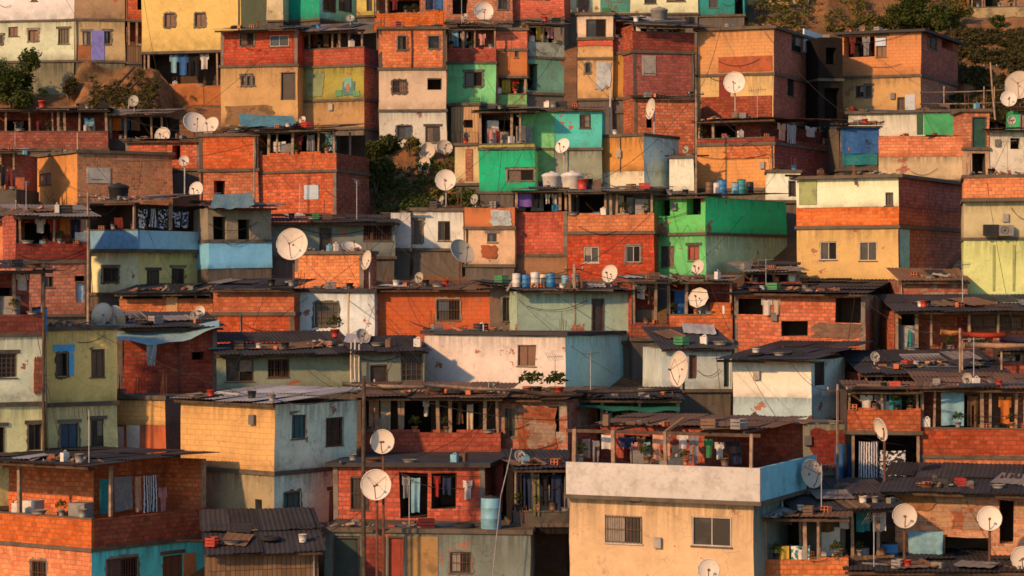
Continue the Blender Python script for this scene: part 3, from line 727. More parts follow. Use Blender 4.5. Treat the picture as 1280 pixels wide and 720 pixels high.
# --- second row
H('the wide grey-roofed house', 'orange brick house with a tan plastered ground floor under a grey sheet roof', 276, 372, 372, 150, 12, [
  F_(36, 81, 'br', op=[(300, 41, 317, 57, 'n'), (337, 44, 361, 58, 'l')]),
  F_(81, 158, 'p:224,160,92/.6', op=[(302, 95, 307, 107, 'n'), (309, 95, 314, 107, 'n'), (316, 95, 319, 107, 'n'), (351, 90, 369, 125, 'd')], pa=[(280, 130, 345, 156, 'p:205,138,75/.8', 1)])], ('c', 0.7, 0.9, 0.2, 'sheetg'), L=5)
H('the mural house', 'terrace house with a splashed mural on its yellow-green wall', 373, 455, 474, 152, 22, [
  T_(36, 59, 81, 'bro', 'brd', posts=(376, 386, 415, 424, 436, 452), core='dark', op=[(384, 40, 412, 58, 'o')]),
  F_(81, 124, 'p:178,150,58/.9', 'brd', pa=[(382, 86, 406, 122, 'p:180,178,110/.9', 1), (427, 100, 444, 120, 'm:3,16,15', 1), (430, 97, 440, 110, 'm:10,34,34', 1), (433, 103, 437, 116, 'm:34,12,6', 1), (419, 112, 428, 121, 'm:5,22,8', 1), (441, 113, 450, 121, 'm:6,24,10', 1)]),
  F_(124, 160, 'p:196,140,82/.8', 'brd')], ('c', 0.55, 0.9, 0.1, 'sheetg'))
H('the peach three-storey house', 'tall house, orange brick top over two peach storeys with small dark windows', 475, 559, 559, 182, -3, [
  F_(37, 86, 'bro', op=[(499, 45, 510, 62, 'w'), (537, 45, 551, 61, 'n')]),
  F_(86, 138, 'p:242,190,140/.35', op=[(492, 100, 509, 116, 'w'), (535, 98, 553, 112, 'o')]),
  F_(138, 190, 'p:244,208,160/.5', op=[(497, 157, 515, 172, 'w'), (533, 158, 551, 178, 'n')])], ('f', 0.12), L=5)
H('the mint green house', 'mint green house with a brown window under a cluttered brick terrace', 558, 619, 619, 172, 8, [
  T_(32, 61, 78, 'bro', posts=(561, 578, 592, 618), sp=(), core='brp', op=[(565, 38, 588, 60, 'o')]),
  F_(78, 131, 'p:140,205,118/.5', 'brp', op=[(580, 90, 602, 108, 'w')])], ('c', 0.5, 0.4, 0.2, 'sheetg'), L=4)
H('the plank-front hut', 'small hut with pale vertical planks below the mint green house', 565, 600, 600, 176, 8, [F_(132, 182, 'woodl', op=[(581, 150, 592, 160, 'o')])], ('f', 0.1), L=4)
H('the orange-panel house', 'house with orange panels and a pale lime parapet beside grey balconies', 618, 657, 657, 168, 8, [
  F_(38, 62, 'bro'), F_(62, 96, 'p:218,120,60/.6', op=[(641, 55, 646, 72, 'n')]), T_(96, 118, 132, 'p:160,205,110/.5', posts=(655,), core='brp')], ('f', 0.1), L=4)
H('the grey balcony house', 'narrow grey house with stacked balconies and a teal lower wall', 657, 705, 705, 160, -20, [
  T_(31, 54, 73, 's:120,125,112/.6', posts=(659, 678, 702), core='dark', op=[(655, 33, 676, 53, 'o'), (681, 35, 700, 53, 'o')]),
  F_(73, 118, 's:70,100,84/.5', op=[(659, 80, 672, 112, 'o')]), F_(118, 140, 'concd')], ('c', 0.4, 0.5, 0.2, 'sheetg'), L=3)
H('the white-framed loft house', 'slim tan house with a white-framed loft opening and broken white plaster', 721, 765, 765, 164, 10, [
  F_(19, 48, 'p:240,190,140/.4', op=[(731, 24, 756, 47, 'n')]), F_(48, 58, 'bro', slab=0), F_(58, 73, 'p:230,168,100/.4'),
  F_(73, 124, 'p:232,165,96/.6', op=[(731, 79, 737, 92, 'n')], pa=[(743, 76, 764, 114, 'p:240,220,190/.5', 1)])], ('f', 0.15), L=4)
H('the ochre strip house', 'slim ochre plaster house squeezed between the loft opening and the shaded brick house', 765, 793, 793, 163, 6, [
  T_(25, 48, 66, 'brp', posts=(768, 791), core='brp', op=[(770, 28, 790, 47, 'o')]), F_(66, 123, 'p:215,140,58/.5'), F_(123, 140, 'concd')], ('c', 0.3, 0.2, 0.1, 'sheet'), L=4)
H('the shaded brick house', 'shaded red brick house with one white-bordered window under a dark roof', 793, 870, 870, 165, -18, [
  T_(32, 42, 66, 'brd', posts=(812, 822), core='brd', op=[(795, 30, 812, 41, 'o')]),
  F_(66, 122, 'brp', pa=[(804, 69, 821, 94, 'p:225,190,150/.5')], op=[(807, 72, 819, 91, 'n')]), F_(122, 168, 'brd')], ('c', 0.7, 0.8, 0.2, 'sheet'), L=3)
H('the tan blockwork house', 'big tan blockwork house with an orange patch and a brick side wall', 870, 966, 1031, 174, 24, [
  F_(36, 92, 'q:228,148,82/.4', 'brp', op=[(988, 43, 1001, 66, 'n')], pa=[(897, 71, 964, 90, 'p:222,100,48/.4'), (1003, 41, 1027, 70, 's:190,200,205/.2')]),
  F_(92, 150, 'p:238,180,105/.5', 'brp', op=[(983, 97, 992, 121, 'n')], pa=[(898, 95, 912, 122, 'p:165,50,28/.4'), (876, 121, 964, 150, 'brd')])], ('f', 0.2), L=7)
H('the orange terrace house', 'square orange-tan house with a corner terrace and shaded brick flank', 1051, 1150, 1196, 140, 26, [
  F_(40, 94, 'q:232,140,76/.4', 'brd', op=[(1054, 46, 1092, 72, 'o'), (1094, 46, 1107, 72, 's'), (1158, 40, 1170, 62, 'w'), (1176, 40, 1190, 62, 'o')], pa=[(1093, 48, 1106, 58, 'p:240,225,205/.2')]),
  F_(94, 142, 'p:222,160,92/.6', 'brp', op=[(1069, 108, 1079, 122, 'w'), (1081, 108, 1089, 122, 'w'), (1121, 122, 1130, 138, 'd')], pa=[(1131, 118, 1143, 138, 'p:245,225,200/.3')])], ('f', 0.35, 'sheet'), L=7)
H('the gap shack', 'black block painted as the shade in the gap between two brick-flanked houses', 1024, 1054, 1054, 146, -15, [F_(48, 100, 'black', op=[(1033, 60, 1046, 80, 'o')]), F_(100, 160, 'black', op=[(1032, 110, 1050, 150, 'o')])], L=2.5)  # black-painted block added for the shade of a narrow gap

# --- third row
H('the flowerpot terrace house', 'low brick terrace house with whitish posts and a red flowering plant', -14, 136, 136, 190, -8, [
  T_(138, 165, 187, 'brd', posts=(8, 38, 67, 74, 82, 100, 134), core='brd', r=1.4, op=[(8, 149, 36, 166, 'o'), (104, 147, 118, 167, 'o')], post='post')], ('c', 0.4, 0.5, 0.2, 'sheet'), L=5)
H('the slanted grey roof shack', 'dark open shack under a long slanted grey roof sheet', 60, 206, 206, 182, 6, [
  T_(143, 174, 184, 'concd', posts=(139, 157, 190, 203), core='black', r=1.8)], ('c', 0.5, 1.0, 0.2, 'sheetg'), L=4)
H('the white-bag house', 'low orange house under the white rooftop dishes', 157, 250, 250, 205, 8, [F_(176, 212, 'br', op=[(216, 182, 226, 200, 'o')])], ('c', 0.3, 0.3, 0.1, 'sheetg'), L=4)
H('the arched terrace house', 'brick terrace house with hanging washing and a small white-framed window', 262, 421, 462, 272, 20, [
  T_(161, 191, 213, 'bro', 'brd', posts=(336, 346, 366, 398, 418), sp=(440,), core='dark', op=[(338, 165, 364, 190, 'o'), (372, 165, 396, 190, 'o')]),
  F_(213, 282, 'br', 'brd', op=[(384, 234, 396, 246, 'l')], pa=[(381, 231, 399, 249, 'p:225,215,190/.3')])], ('c', 0.5, 0.7, 0.2, 'sheet'), L=6)
H('the brick nook house', 'orange brick house with a shaded nook beside the white-surround window house', 250, 324, 324, 262, 4, [F_(170, 212, 'bro'), F_(212, 262, 'brp', op=[(268, 225, 282, 246, 'o')])], ('f', 0.1), L=3)
H('the white-surround window house', 'orange plaster house whose brick flank has one white-surround window', 19, 97, 216, 252, 58, [
  F_(191, 262, 'p:240,150,72/.35', 'brs', op=[(49, 217, 64, 232, 's'), (116, 212, 128, 224, 'w')], pa=[(109, 210, 138, 229, 'p:235,205,165/.3')])], ('f', 0.12), L=5.5)
H('the rag-hung corner house', 'cluttered low house with rags hung by its corner at the picture edge', -30, 20, 20, 262, 6, [T_(190, 236, 270, 'concd', posts=(0, 17), core='brp')], ('c', 0.3, 0.4, 0.1, 'sheetg'), L=4)
H('the bright emerald house', 'bright emerald house with a lime strip and an open loggia above', 599, 669, 693, 240, 8, [
  T_(139, 180, 185, 'p:215,190,90/.5', posts=(601, 640, 651), core='dark', r=1.4, op=[(604, 150, 638, 180, 'o')]),
  F_(185, 240, 'p:25,180,108/.5', 's:120,160,90/.3', op=[(635, 212, 668, 226, 'w')])], ('c', 0.35, 0.5, 0.4, 'sheett'), L=4)
H('the lime and aqua house', 'two-tone house, lime wall meeting an aqua wall with a dark window', 652, 752, 752, 232, 6, [
  F_(137, 186, 'p:95,195,155/.5', op=[(724, 143, 737, 160, 'w')], pa=[(653, 140, 693, 185, 'p:150,215,120/.3')]), F_(186, 228, 'p:165,150,110/.7', pa=[(654, 188, 692, 226, 'p:170,200,105/.4')])], ('c', 0.3, 0.3, 0.3, 'sheetg'), L=3)
H('the striped-post hut', 'narrow cream and brown striped hut beside the emerald wall', 570, 600, 600, 232, 6, [F_(182, 230, 'p:238,190,125/.5', pa=[(583, 186, 592, 226, 'brp')])], ('f', 0.08), L=3)
H('the peeling orange cube house', 'small orange cube of peeling plaster with a white base and grey flank', 745, 806, 850, 236, 30, [
  F_(170, 214, 'p:238,150,66/.7/.1', 's:150,165,160/.4', slab=0), F_(214, 236, 'p:245,205,150/.5', 's:150,165,160/.4')], ('f', 0.06), L=5)
H('the grey plinth house', 'low pale grey plinth block beside the orange cube', 838, 868, 868, 238, 4, [F_(198, 240, 's:170,165,150/.4')], ('f', 0.05), L=3)
H('the tan patched-brick house', 'tan plastered house with a brick patch, a plank wall and a dark brick flank', 870, 967, 1054, 236, 30, [
  T_(150, 172, 179, 'brd', 'brd', posts=(872, 890), sp=(992, 1030), core='brd', r=1.5, op=[(872, 158, 918, 178, 'o')]),
  F_(179, 236, 'q:240,152,78/.4', 'brd', pa=[(902, 182, 966, 199, 'bro', 1)])], ('c', 0.5, 0.5, 0.2, 'rust'), L=6)
H('the long red brick house', 'dark red brick wall storey behind the rooftop dishes', 793, 872, 872, 190, 0, [F_(124, 195, 'brd', op=[(808, 140, 815, 160, 'o')])], ('c', 0.3, 0.2, 0.1, 'sheet'), L=3)
H('the green panel house', 'low cream house with a grass-green panel behind a red brick wall', 1062, 1200, 1200, 172, 8, [
  F_(140, 200, 'p:246,212,160/.35', pa=[(1147, 142, 1155, 168, 'm:3,9,4'), (1156, 142, 1199, 168, 'p:88,185,98/.3')])], ('f', 0.2), L=4)
H('the brick-parapet house', 'low house with a long red brick parapet and pale broken plaster below', 1098, 1204, 1204, 222, 6, [
  F_(170, 196, 'bro', slab=0), F_(196, 226, 'p:235,185,125/.9/.25')], L=5)
H('the blue-tarp lean-to', 'shed wrapped in a hanging blue tarpaulin beside the red brick parapet', 1050, 1102, 1102, 214, -5, [T_(158, 190, 212, 'concd', posts=(1053, 1099), core='concd', r=1.2)], ('c', 0.2, 0.3, 0.1, 'sheet'), L=3)
H('the stained cream house', 'stained cream house with a patchy grey roof edge on the hill shoulder', 1234, 1312, 1312, 224, 6, [F_(163, 226, 'p:246,208,160/.6', op=[(1262, 172, 1274, 186, 'o')])], ('c', 0.3, 0.5, 0.3, 'sheetg'), L=5)
H('the narrow green-door house', 'narrow brick and timber house with a dark green door in its front', 1203, 1236, 1236, 222, 0, [F_(140, 186, 'brp', op=[(1214, 146, 1232, 186, 'd:m:2,7,5')]), F_(186, 228, 'p:215,160,110/.6', op=[(1215, 192, 1231, 220, 'bay')])], ('f', 0.15), L=3)
H('the far edge green house', 'green hut below the big white dishes at the picture edge', 1264, 1312, 1312, 170, 6, [F_(137, 170, 'p:70,175,95/.4', op=[(1275, 142, 1300, 168, 'w')])], ('c', 0.3, 0.4, 0.2, 'sheetg'), L=3)

# --- fourth row
H('the balcony blue house', 'house with a light blue balcony full of black and white washing', 111, 172, 264, 356, 38, [
  T_(253, 288, 313, 'p:150,185,190/.25', 's:125,160,180/.2', posts=(112, 169), sp=(214, 259), core='dark', r=1.9, off=0.35),
  F_(313, 368, 's:140,140,112/.5', 's:112,98,62/.6', op=[(128, 335, 148, 353, 'w'), (183, 338, 199, 362, 'y'), (214, 335, 230, 362, 'w')])], ('c', 0.5, 0.7, 0.4, 'sheetg'), L=6)
H('the blue parapet house', 'grey concrete house with dark doorways above a flat light blue parapet', 262, 341, 341, 336, -22, [
  F_(260, 301, 's:98,90,76/.7', op=[(268, 270, 285, 300, 'o'), (299, 273, 315, 300, 'o')]), F_(301, 335, 's:98,152,180/.25', slab=0)], ('c', 0.3, 0.6, 0.2, 'sheet'), L=3)
H('the painted-panel brick house', 'shaded red brick house with a pale painted panel and a blue door', 20, 111, 111, 392, -24, [
  T_(270, 305, 327, 'brd', posts=(26, 68), core='brd', r=1.2, op=[(31, 278, 66, 304, 'o')]),
  F_(327, 394, 'brp', op=[(56, 345, 67, 359, 'w'), (94, 345, 111, 352, 'o'), (95, 353, 109, 378, 'd:m:35,50,60')])], ('c', 0.5, 0.9, 0.3, 'sheetg'), L=3)
H('the orange edge house', 'bright orange brick house with a pale corner post at the picture edge', -30, 20, 20, 360, 18, [F_(276, 332, 'bro'), F_(332, 396, 'br', op=[(-8, 360, 18, 392, 'bay')])], ('c', 0.3, 0.4, 0.1, 'sheet'), L=3)
H('the grey lean-to house', 'dim grey house with a dark doorway and slatted opening behind the biggest dish', 338, 494, 494, 316, -12, [
  F_(278, 322, 's:100,98,85/.7', op=[(399, 284, 415, 315, 'd'), (455, 281, 490, 301, 'v')])], ('c', 0.4, 0.8, 0.2, 'sheet'), L=3)
H('the brick wedge house', 'plain bright orange brick house in front of the biggest dish', 368, 454, 468, 362, 16, [F_(318, 366, 'bro', 'brd')], ('f', 0.08), L=4)
H('the white stub wall', 'small upright white wall block beside the twin-window cream house', 488, 512, 512, 308, 4, [F_(266, 312, 'p:236,205,170/.4')], L=0.6)
H('the twin-window cream house', 'low cream house with two tall barred windows under the earth bank', 514, 578, 578, 306, 4, [F_(264, 312, 'p:240,215,175/.4', op=[(514, 276, 527, 304, 'g'), (547, 277, 562, 301, 'w')])], ('f', 0.12), L=3)
H('the pink patched house', 'pinkish house with an orange and white patched parapet and a tiny window', 580, 643, 643, 326, 8, [
  F_(259, 285, 'p:225,120,62/.5', pa=[(611, 261, 640, 283, 'p:240,222,190/.5', 1)]), F_(285, 332, 'p:242,180,125/.5', op=[(609, 292, 621, 303, 'n')], pa=[(600, 306, 622, 324, 'p:212,98,48/.5', 1)])], L=4)
H('the purple-towel house', 'orange brick house with a purple towel under its dark terrace roof', 642, 709, 709, 326, 12, [
  T_(238, 262, 264, 'bro', posts=(645, 700, 707), core='dark', r=1.6, slab=0, op=[(646, 240, 700, 262, 'o')]), F_(264, 319, 'bro'), F_(319, 345, 'p:175,115,70/.8')], ('c', 0.3, 0.6, 0.1, 'sheetg'), L=5)
H('the two-window brick house', 'orange brick house with two aluminium windows and a deep terrace above', 710, 818, 818, 350, 14, [
  T_(239, 268, 290, 'bro', posts=(713, 757, 764, 771, 815), core='conc', r=1.5, op=[(718, 241, 757, 267, 'o'), (780, 242, 792, 267, 'd')]),
  F_(290, 352, 'br', op=[(730, 308, 749, 328, 'l'), (783, 307, 801, 328, 'l')])], ('c', 0.35, 0.7, 0.1, 'sheetg'), L=5)
H('the lime green corner house', 'lime green house with a dark green upper flank and small windows', 818, 883, 996, 350, 28, [
  F_(246, 292, 'p:112,190,88/.5', 's:25,110,66/.4', op=[(823, 250, 839, 270, 'o'), (859, 247, 877, 268, 'o')]),
  F_(292, 352, 'p:118,192,98/.55', 's:112,128,98/.9', op=[(827, 307, 844, 334, 'w'), (861, 307, 875, 326, 'r')])], ('c', 0.3, 0.4, 0.3, 'sheetg'), L=8)
H('the low dark lean-to', 'low dark lean-to with a rusty sheet roof below the dark green flank', 930, 1002, 1002, 372, -6, [T_(340, 352, 374, 'brd', posts=(940, 968, 998), core='dark', r=1.4)], ('c', 0.4, 0.6, 0.2, 'sheetg'), L=4)
H('the grey shed behind the tanks', 'small pale grey shed with a dark doorway behind the green flank', 958, 1000, 1000, 250, 4, [F_(216, 252, 's:150,150,135/.4', op=[(985, 226, 994, 246, 'd')])], ('f', 0.08), L=3)
H('the cream and ochre house', 'cream-topped ochre house with a brick parapet and dark brick flank', 996, 1123, 1206, 354, 28, [
  F_(222, 258, 'p:250,222,160/.25', 'brd', slab=0, op=[(1106, 241, 1116, 257, 'w')], pa=[(999, 224, 1021, 256, 'p:205,190,110/.5')]), F_(258, 283, 'bro', 'brd', off=0.03),
  F_(283, 360, 'p:232,172,96/.4', 'brd', op=[(1025, 302, 1046, 325, 'l'), (1074, 302, 1096, 326, 'l')], pa=[(1125, 287, 1136, 350, 's:110,150,160/.3')])], ('f', 0.3), L=8)
H('the yellow house', 'pale yellow house with a brick parapet and two dark units on its ledge', 1205, 1312, 1312, 388, 10, [
  F_(222, 249, 'bro', off=0.3), F_(249, 298, 'p:222,186,125/.5'), F_(298, 392, 'p:232,212,118/.35', pa=[(1241, 306, 1244, 364, 'p:190,180,100/.3'), (1266, 306, 1269, 364, 'p:190,180,100/.3'), (1209, 367, 1300, 392, 'p:180,195,140/.4')])], ('f', 0.08), L=6)

# --- fifth row
H('the shaded parapet house', 'pale green block with barred windows and a shaded brick parapet', -40, 56, 56, 628, -30, [
  T_(338, 393, 418, 'brd', posts=(18, 54), core='brp', r=1.6, op=[(-10, 360, 17, 392, 'o')]),
  F_(418, 504, 's:185,185,150/.5', op=[(-4, 442, 20, 472, 'g')], pa=[(41, 444, 53, 494, 'brd', 1)]), F_(504, 632, 's:188,180,128/.5', op=[(-8, 533, 6, 567, 'w'), (35, 530, 52, 563, 'w')])], ('c', 0.3, 0.6, 0.2, 'sheet'), L=3.5)
H('the olive house', 'olive yellow house with a light blue window surround and lower dark windows', 60, 148, 148, 590, -28, [
  F_(412, 503, 's:205,168,98/.4', op=[(73, 440, 86, 470, 'w'), (115, 437, 132, 471, 's')], pa=[(69, 430, 95, 439, 's:70,130,165/.2'), (88, 440, 94, 469, 's:70,130,165/.2')]),
  F_(503, 596, 's:205,180,120/.5', op=[(77, 528, 99, 563, 'b'), (115, 524, 131, 561, 'w')])], ('f', 0.1), L=3)
H('the tarp-draped brick house', 'dark red brick house with a pale blue tarpaulin slung over its eave', 148, 272, 272, 496, -20, [
  F_(408, 496, 'brd', op=[(241, 440, 256, 450, 'o')])], ('c', 0.5, 0.7, 0.2, 'sheet'), L=3.5)
H('the curtained brick terrace house', 'orange brick terrace house with pale curtains beneath a dark sheet roof', 150, 267, 267, 396, 6, [
  T_(366, 374, 399, 'br', posts=(152, 205, 216, 245, 264), core='dark', op=[(160, 366, 260, 376, 'o')], pa=[(209, 371, 223, 391, 'p:240,170,105/.4')])], ('c', 0.4, 0.8, 0.1, 'sheet'), L=4)
H('the stepped brick house', 'stepped orange brick house with a dark corner terrace beside the white cottage', 267, 368, 368, 430, 8, [
  T_(362, 366, 392, 'bro', posts=(269, 300, 332, 362), core='dark', op=[(334, 366, 362, 390, 'o')]), F_(392, 436, 'br')], ('c', 0.4, 0.5, 0.1, 'sheet'), L=4)
H('the white cottage', 'small white cottage with one square barred window', 368, 467, 467, 424, 10, [F_(366, 436, 'p:244,222,186/.4', op=[(392, 379, 422, 408, 'g')], pa=[(433, 367, 435, 420, 's:120,100,80/.3')])], ('f', 0.12, 'sheet'), L=4)
H('the burnt orange house', 'smooth burnt-orange house with a single dark square window', 467, 613, 613, 428, 10, [F_(362, 436, 'q:215,92,40/.6', op=[(546, 374, 575, 401, 'n')])], ('c', 0.35, 0.5, 0.1, 'rust'), L=4)
H('the dim passage house', 'dim brown wall with a dark shutter between the orange house and the grey wall', 613, 648, 648, 424, -20, [F_(358, 420, 's:92,72,58/.7', op=[(628, 372, 640, 402, 'w')])], ('c', 0.2, 0.3, 0.1, 'sheet'), L=2)
H('the grey-green wall house', 'pale grey-green house with one tall dark doorway under blue barrels', 646, 792, 792, 422, -16, [F_(364, 428, 's:132,138,112/.6', op=[(739, 373, 755, 416, 'd')])], ('c', 0.25, 0.6, 0.2, 'sheet'), L=3)
H('the dim brick recess house', 'dark brick recess with a hanging lamp beside the octagonal-dish terrace', 790, 836, 836, 424, -14, [T_(352, 405, 424, 'brd', posts=(793, 820), core='brd', r=1.4)], ('c', 0.2, 0.4, 0.1, 'sheet'), L=3)
H('the octagonal-dish house', 'orange brick terrace house with a blue tarp behind the angled pale dish', 834, 916, 916, 424, 10, [
  T_(352, 394, 426, 'bro', posts=(836, 858, 914), core='brd', r=1.6, pa=[(888, 378, 914, 398, 'bro')])], ('c', 0.25, 0.5, 0.1, 'sheetg'), L=4)
H('the rough-render house', 'brick house with a rough grey-brown render corner under a black roof', 916, 1080, 1118, 440, 16, [
  F_(368, 446, 'br', 'stone', op=[(918, 374, 952, 394, 'bay'), (975, 402, 1008, 420, 'bay'), (1043, 372, 1079, 404, 'bay')], pa=[(1010, 403, 1079, 424, 'stone', 1)])], ('c', 0.75, 0.6, 0.2, 'sheet'), L=4)
H('the arched-window terrace house', 'dim terrace house with thin white posts and an arched grey window', 1118, 1312, 1312, 448, 0, [
  T_(388, 440, 447, 'brd', posts=(1121, 1146, 1164, 1212, 1247), core='brd', r=1.6, op=[(1126, 392, 1144, 440, 'o'), (1213, 394, 1246, 410, 's'), (1250, 395, 1278, 412, 'w')])], ('c', 0.55, 0.8, 0.2, 'sheet'), L=4)
H('the tile-patched lean-to', 'low lean-to of broken tiles and brick rubble beside the yellow house', 1122, 1208, 1208, 392, 0, [F_(352, 392, 'brw', slab=0)], ('c', 0.5, 0.4, 0.1, 'rust'), L=3)

# --- sixth row
H('the shaded bungalow', 'shaded grey-green bungalow with a shuttered window under a black sagging roof', 272, 442, 442, 482, -16, [
  F_(440, 486, 's:118,115,88/.6', op=[(283, 448, 318, 476, 'w'), (336, 448, 362, 471, 'v')])], ('c', 0.75, 0.7, 0.2, 'sheet'), L=4)
H('the lattice house', 'dim grey house with a dark doorway and an iron lattice window', 442, 531, 531, 482, -14, [
  F_(438, 486, 's:112,105,82/.7', op=[(463, 455, 486, 478, 'd'), (503, 440, 529, 476, 'g')])], ('c', 0.5, 0.5, 0.2, 'sheet'), L=3)
H('the long peach house', 'long peach-white house with a teal flank and one small shuttered window', 530, 706, 832, 488, 26, [
  F_(420, 500, 'p:243,200,160/.35', 's:160,198,188/.3', op=[(646, 431, 669, 458, 's'), (793, 450, 810, 474, 't')])], ('f', 0.16, 'sheet'), L=7)
H('the tall-dish white house', 'low white wall with a brown door behind the tall oval dish', 826, 914, 914, 488, -12, [F_(436, 488, 's:160,155,138/.5', op=[(860, 444, 870, 474, 'd:m:12,5,4'), (904, 448, 914, 484, 'o')])], ('c', 0.8, 0.3, 0.1, 'sheet'), L=3)
H('the pale peach corner house', 'pale peach house with a mint base band under a broad black roof', 916, 1014, 1078, 530, 26, [
  F_(450, 498, 'p:250,215,170/.25', 's:130,140,128/.5', slab=0, op=[(1018, 452, 1030, 482, 'd'), (1056, 450, 1074, 486, 'w')]), F_(498, 530, 'p:198,198,172/.45', 's:125,140,128/.5')], ('c', 0.5, 1.0, 0.5, 'sheet'), L=6)
H('the canvas-roll terrace house', 'dark brick house behind the stored canvas rolls with a black sheet roof', 1076, 1250, 1250, 506, -4, [
  T_(464, 498, 508, 'brd', posts=(1085, 1120, 1160, 1200, 1236), core='brd', r=1.6, op=[(1090, 470, 1118, 498, 'o'), (1165, 470, 1195, 498, 's')])], ('c', 0.7, 0.7, 0.2, 'sheet'), L=4)
H('the far red terrace house', 'red brick terrace wall under a cluttered timber frame at the picture edge', 1246, 1320, 1320, 500, 8, [T_(440, 452, 502, 'brd', posts=(1250, 1276), core='dark')], ('c', 0.3, 0.5, 0.1, 'rust'), L=3)

# --- seventh row
H('the mural-patch house', 'orange plaster house corner with a black and white painted patch', 140, 208, 232, 582, 26, [
  F_(500, 532, 'q:240,168,92/.5', 's:62,45,38/.6', slab=0), F_(532, 590, 'p:222,102,52/.8/.1', 's:62,45,38/.6', pa=[(146, 533, 156, 560, 'm:60,56,50'), (160, 531, 176, 560, 'm:62,58,52')])], ('f', 0.05), L=4)
H('the tan and teal corner house', 'tan blockwork house with a mossy teal flank of small shuttered windows', 224, 341, 444, 664, 36, [
  F_(506, 592, 'q:240,168,92/.45', 's:136,136,118/.9', op=[(362, 518, 380, 548, 't'), (405, 521, 426, 556, 'w')]),
  F_(592, 680, 'p:190,155,105/.9', 's:126,136,122/.9', op=[(353, 615, 374, 658, 't'), (410, 612, 422, 650, 'w'), (318, 625, 326, 650, 'o')])], ('c', 0.35, 0.3, 0.2, 'sheetl'), L=8)
H('the hanging-tools terrace house', 'red brick terrace house crowded with hanging pots under a pole roof', 452, 626, 626, 580, 6, [
  T_(497, 541, 573, 'br', posts=(456, 500, 503, 548, 563, 606, 622), core='dark', r=1.7, op=[(505, 502, 540, 545, 'o'), (565, 505, 598, 545, 'o')])], ('c', 0.25, 0.7, 0.2, 'rust'), L=5)
H('the rubble-brick house', 'house of rough rubble brick with crumbling orange plaster', 624, 710, 710, 584, 20, [
  F_(500, 584, 'brw', op=[(632, 510, 645, 546, 'n'), (686, 508, 700, 540, 'o')], pa=[(647, 502, 700, 576, 'brw', 1)])], ('c', 0.2, 0.4, 0.1, 'rust'), L=4)
H('the green awning house', 'dark open workshop under a green awning with washing racks', 704, 850, 850, 560, 0, [T_(500, 555, 562, 'concd', posts=(705, 752, 800, 846), core='dark', r=2.2, op=[(716, 512, 750, 555, 'o')])], ('c', 0.2, 0.4, 0.1, 'sheet'), L=5)
H('the grey yard house', 'low grey concrete wall with a dark brick end beneath the mint band', 938, 1062, 1062, 590, -8, [F_(530, 596, 's:118,108,82/.7', pa=[(1010, 534, 1058, 590, 'brd', 1)])], L=3)
H('the small brick balcony house', 'small dark brick balcony with striped washing below it', 1058, 1150, 1150, 610, 4, [
  T_(490, 513, 541, 'br', posts=(1060, 1102, 1146), core='dark', r=1.4), T_(541, 600, 606, 'concd', posts=(1066, 1148), core='black', r=2.0)], ('c', 0.2, 0.3, 0.1, 'rust'), L=4)
H('the white-sheet terrace house', 'broad red brick house with a white sheet hung on its timber terrace', 1148, 1330, 1330, 614, 6, [
  T_(488, 538, 573, 'br', posts=(1150, 1166, 1226, 1236, 1268, 1279), core='brd', r=1.8, op=[(1176, 495, 1225, 536, 'o'), (1238, 495, 1262, 536, 's')]),
  F_(573, 640, 'br', op=[(1242, 602, 1256, 610, 'o')])], ('c', 0.3, 0.6, 0.1, 'rust'), L=6)

# --- nearest rows
H('the L-shaped brick terrace house', 'orange brick house with a long corner terrace and a turquoise flank', -60, 114, 262, 740, 36, [
  T_(584, 650, 688, 'bro', 'brd', posts=(22,), sp=(140, 256), core='br', r=2.4),
  F_(688, 790, 'bro', 's:44,112,112/.6', op=[(39, 700, 58, 730, 'v'), (133, 697, 172, 740, 'w'), (203, 692, 228, 740, 's')], pa=[(229, 690, 244, 760, 's:120,75,45/.4')])], ('c', 0.12, 0.5, 0.3, 'sheet'), L=8)
H('the plank shed', 'plank-walled shed with a dark green-grey corrugated roof', 262, 398, 398, 745, -10, [F_(686, 790, 'wood')], ('c', 0.95, 0.5, 0.2, 'sheet'), L=4, under='wood')
H('the red brick dish house', 'red brick house with two open bays behind the twin white dishes', 418, 608, 660, 668, 10, [
  F_(584, 667, 'br', 'br', op=[(501, 590, 536, 646, 'bay'), (541, 590, 572, 636, 'bay'), (440, 594, 462, 636, 'w')])], ('f', 0.25, 'sheet'), L=6)
H('the pilaster house', 'ground floor with red shutters, an ochre panel and stained grey concrete', 405, 662, 662, 714, 5, [
  F_(668, 790, 'p:138,132,104/.9', op=[(416, 672, 449, 740, 'd:m:3,5,4.5'), (484, 671, 505, 740, 'd:m:26,4,2'), (562, 690, 588, 716, 'n')], pa=[(453, 671, 481, 745, 'brd'), (508, 671, 547, 748, 'p:228,160,84/.6')])], ('f', 0.1), L=4)
H('the dark clothes house', 'shadowy house with dark clothes along its upper gallery', 640, 720, 720, 690, -6, [T_(586, 640, 656, 'concd', posts=(641, 662, 690, 716), core='black', r=2.2), F_(656, 760, 'black', op=[(664, 668, 715, 740, 'bay')])], ('c', 0.3, 0.5, 0.1, 'sheet'), L=4)
H('the white parapet house', 'peach house with a wide white parapet terrace and two sliding windows', 712, 942, 1010, 760, 24, [
  T_(541, 584, 628, 'p:248,214,176/.28', 's:110,170,185/.25', posts=(716, 765, 830, 936), sp=(), core='brd', r=2.8, off=0.35, op=[(780, 545, 815, 584, 'o'), (880, 545, 930, 584, 'o')]),
  F_(628, 790, 'p:240,182,122/.5/.03', 's:60,70,66/.7', op=[(757, 644, 802, 679, 'l'), (865, 646, 914, 683, 'l')])], ('k', 'rust'), L=7)
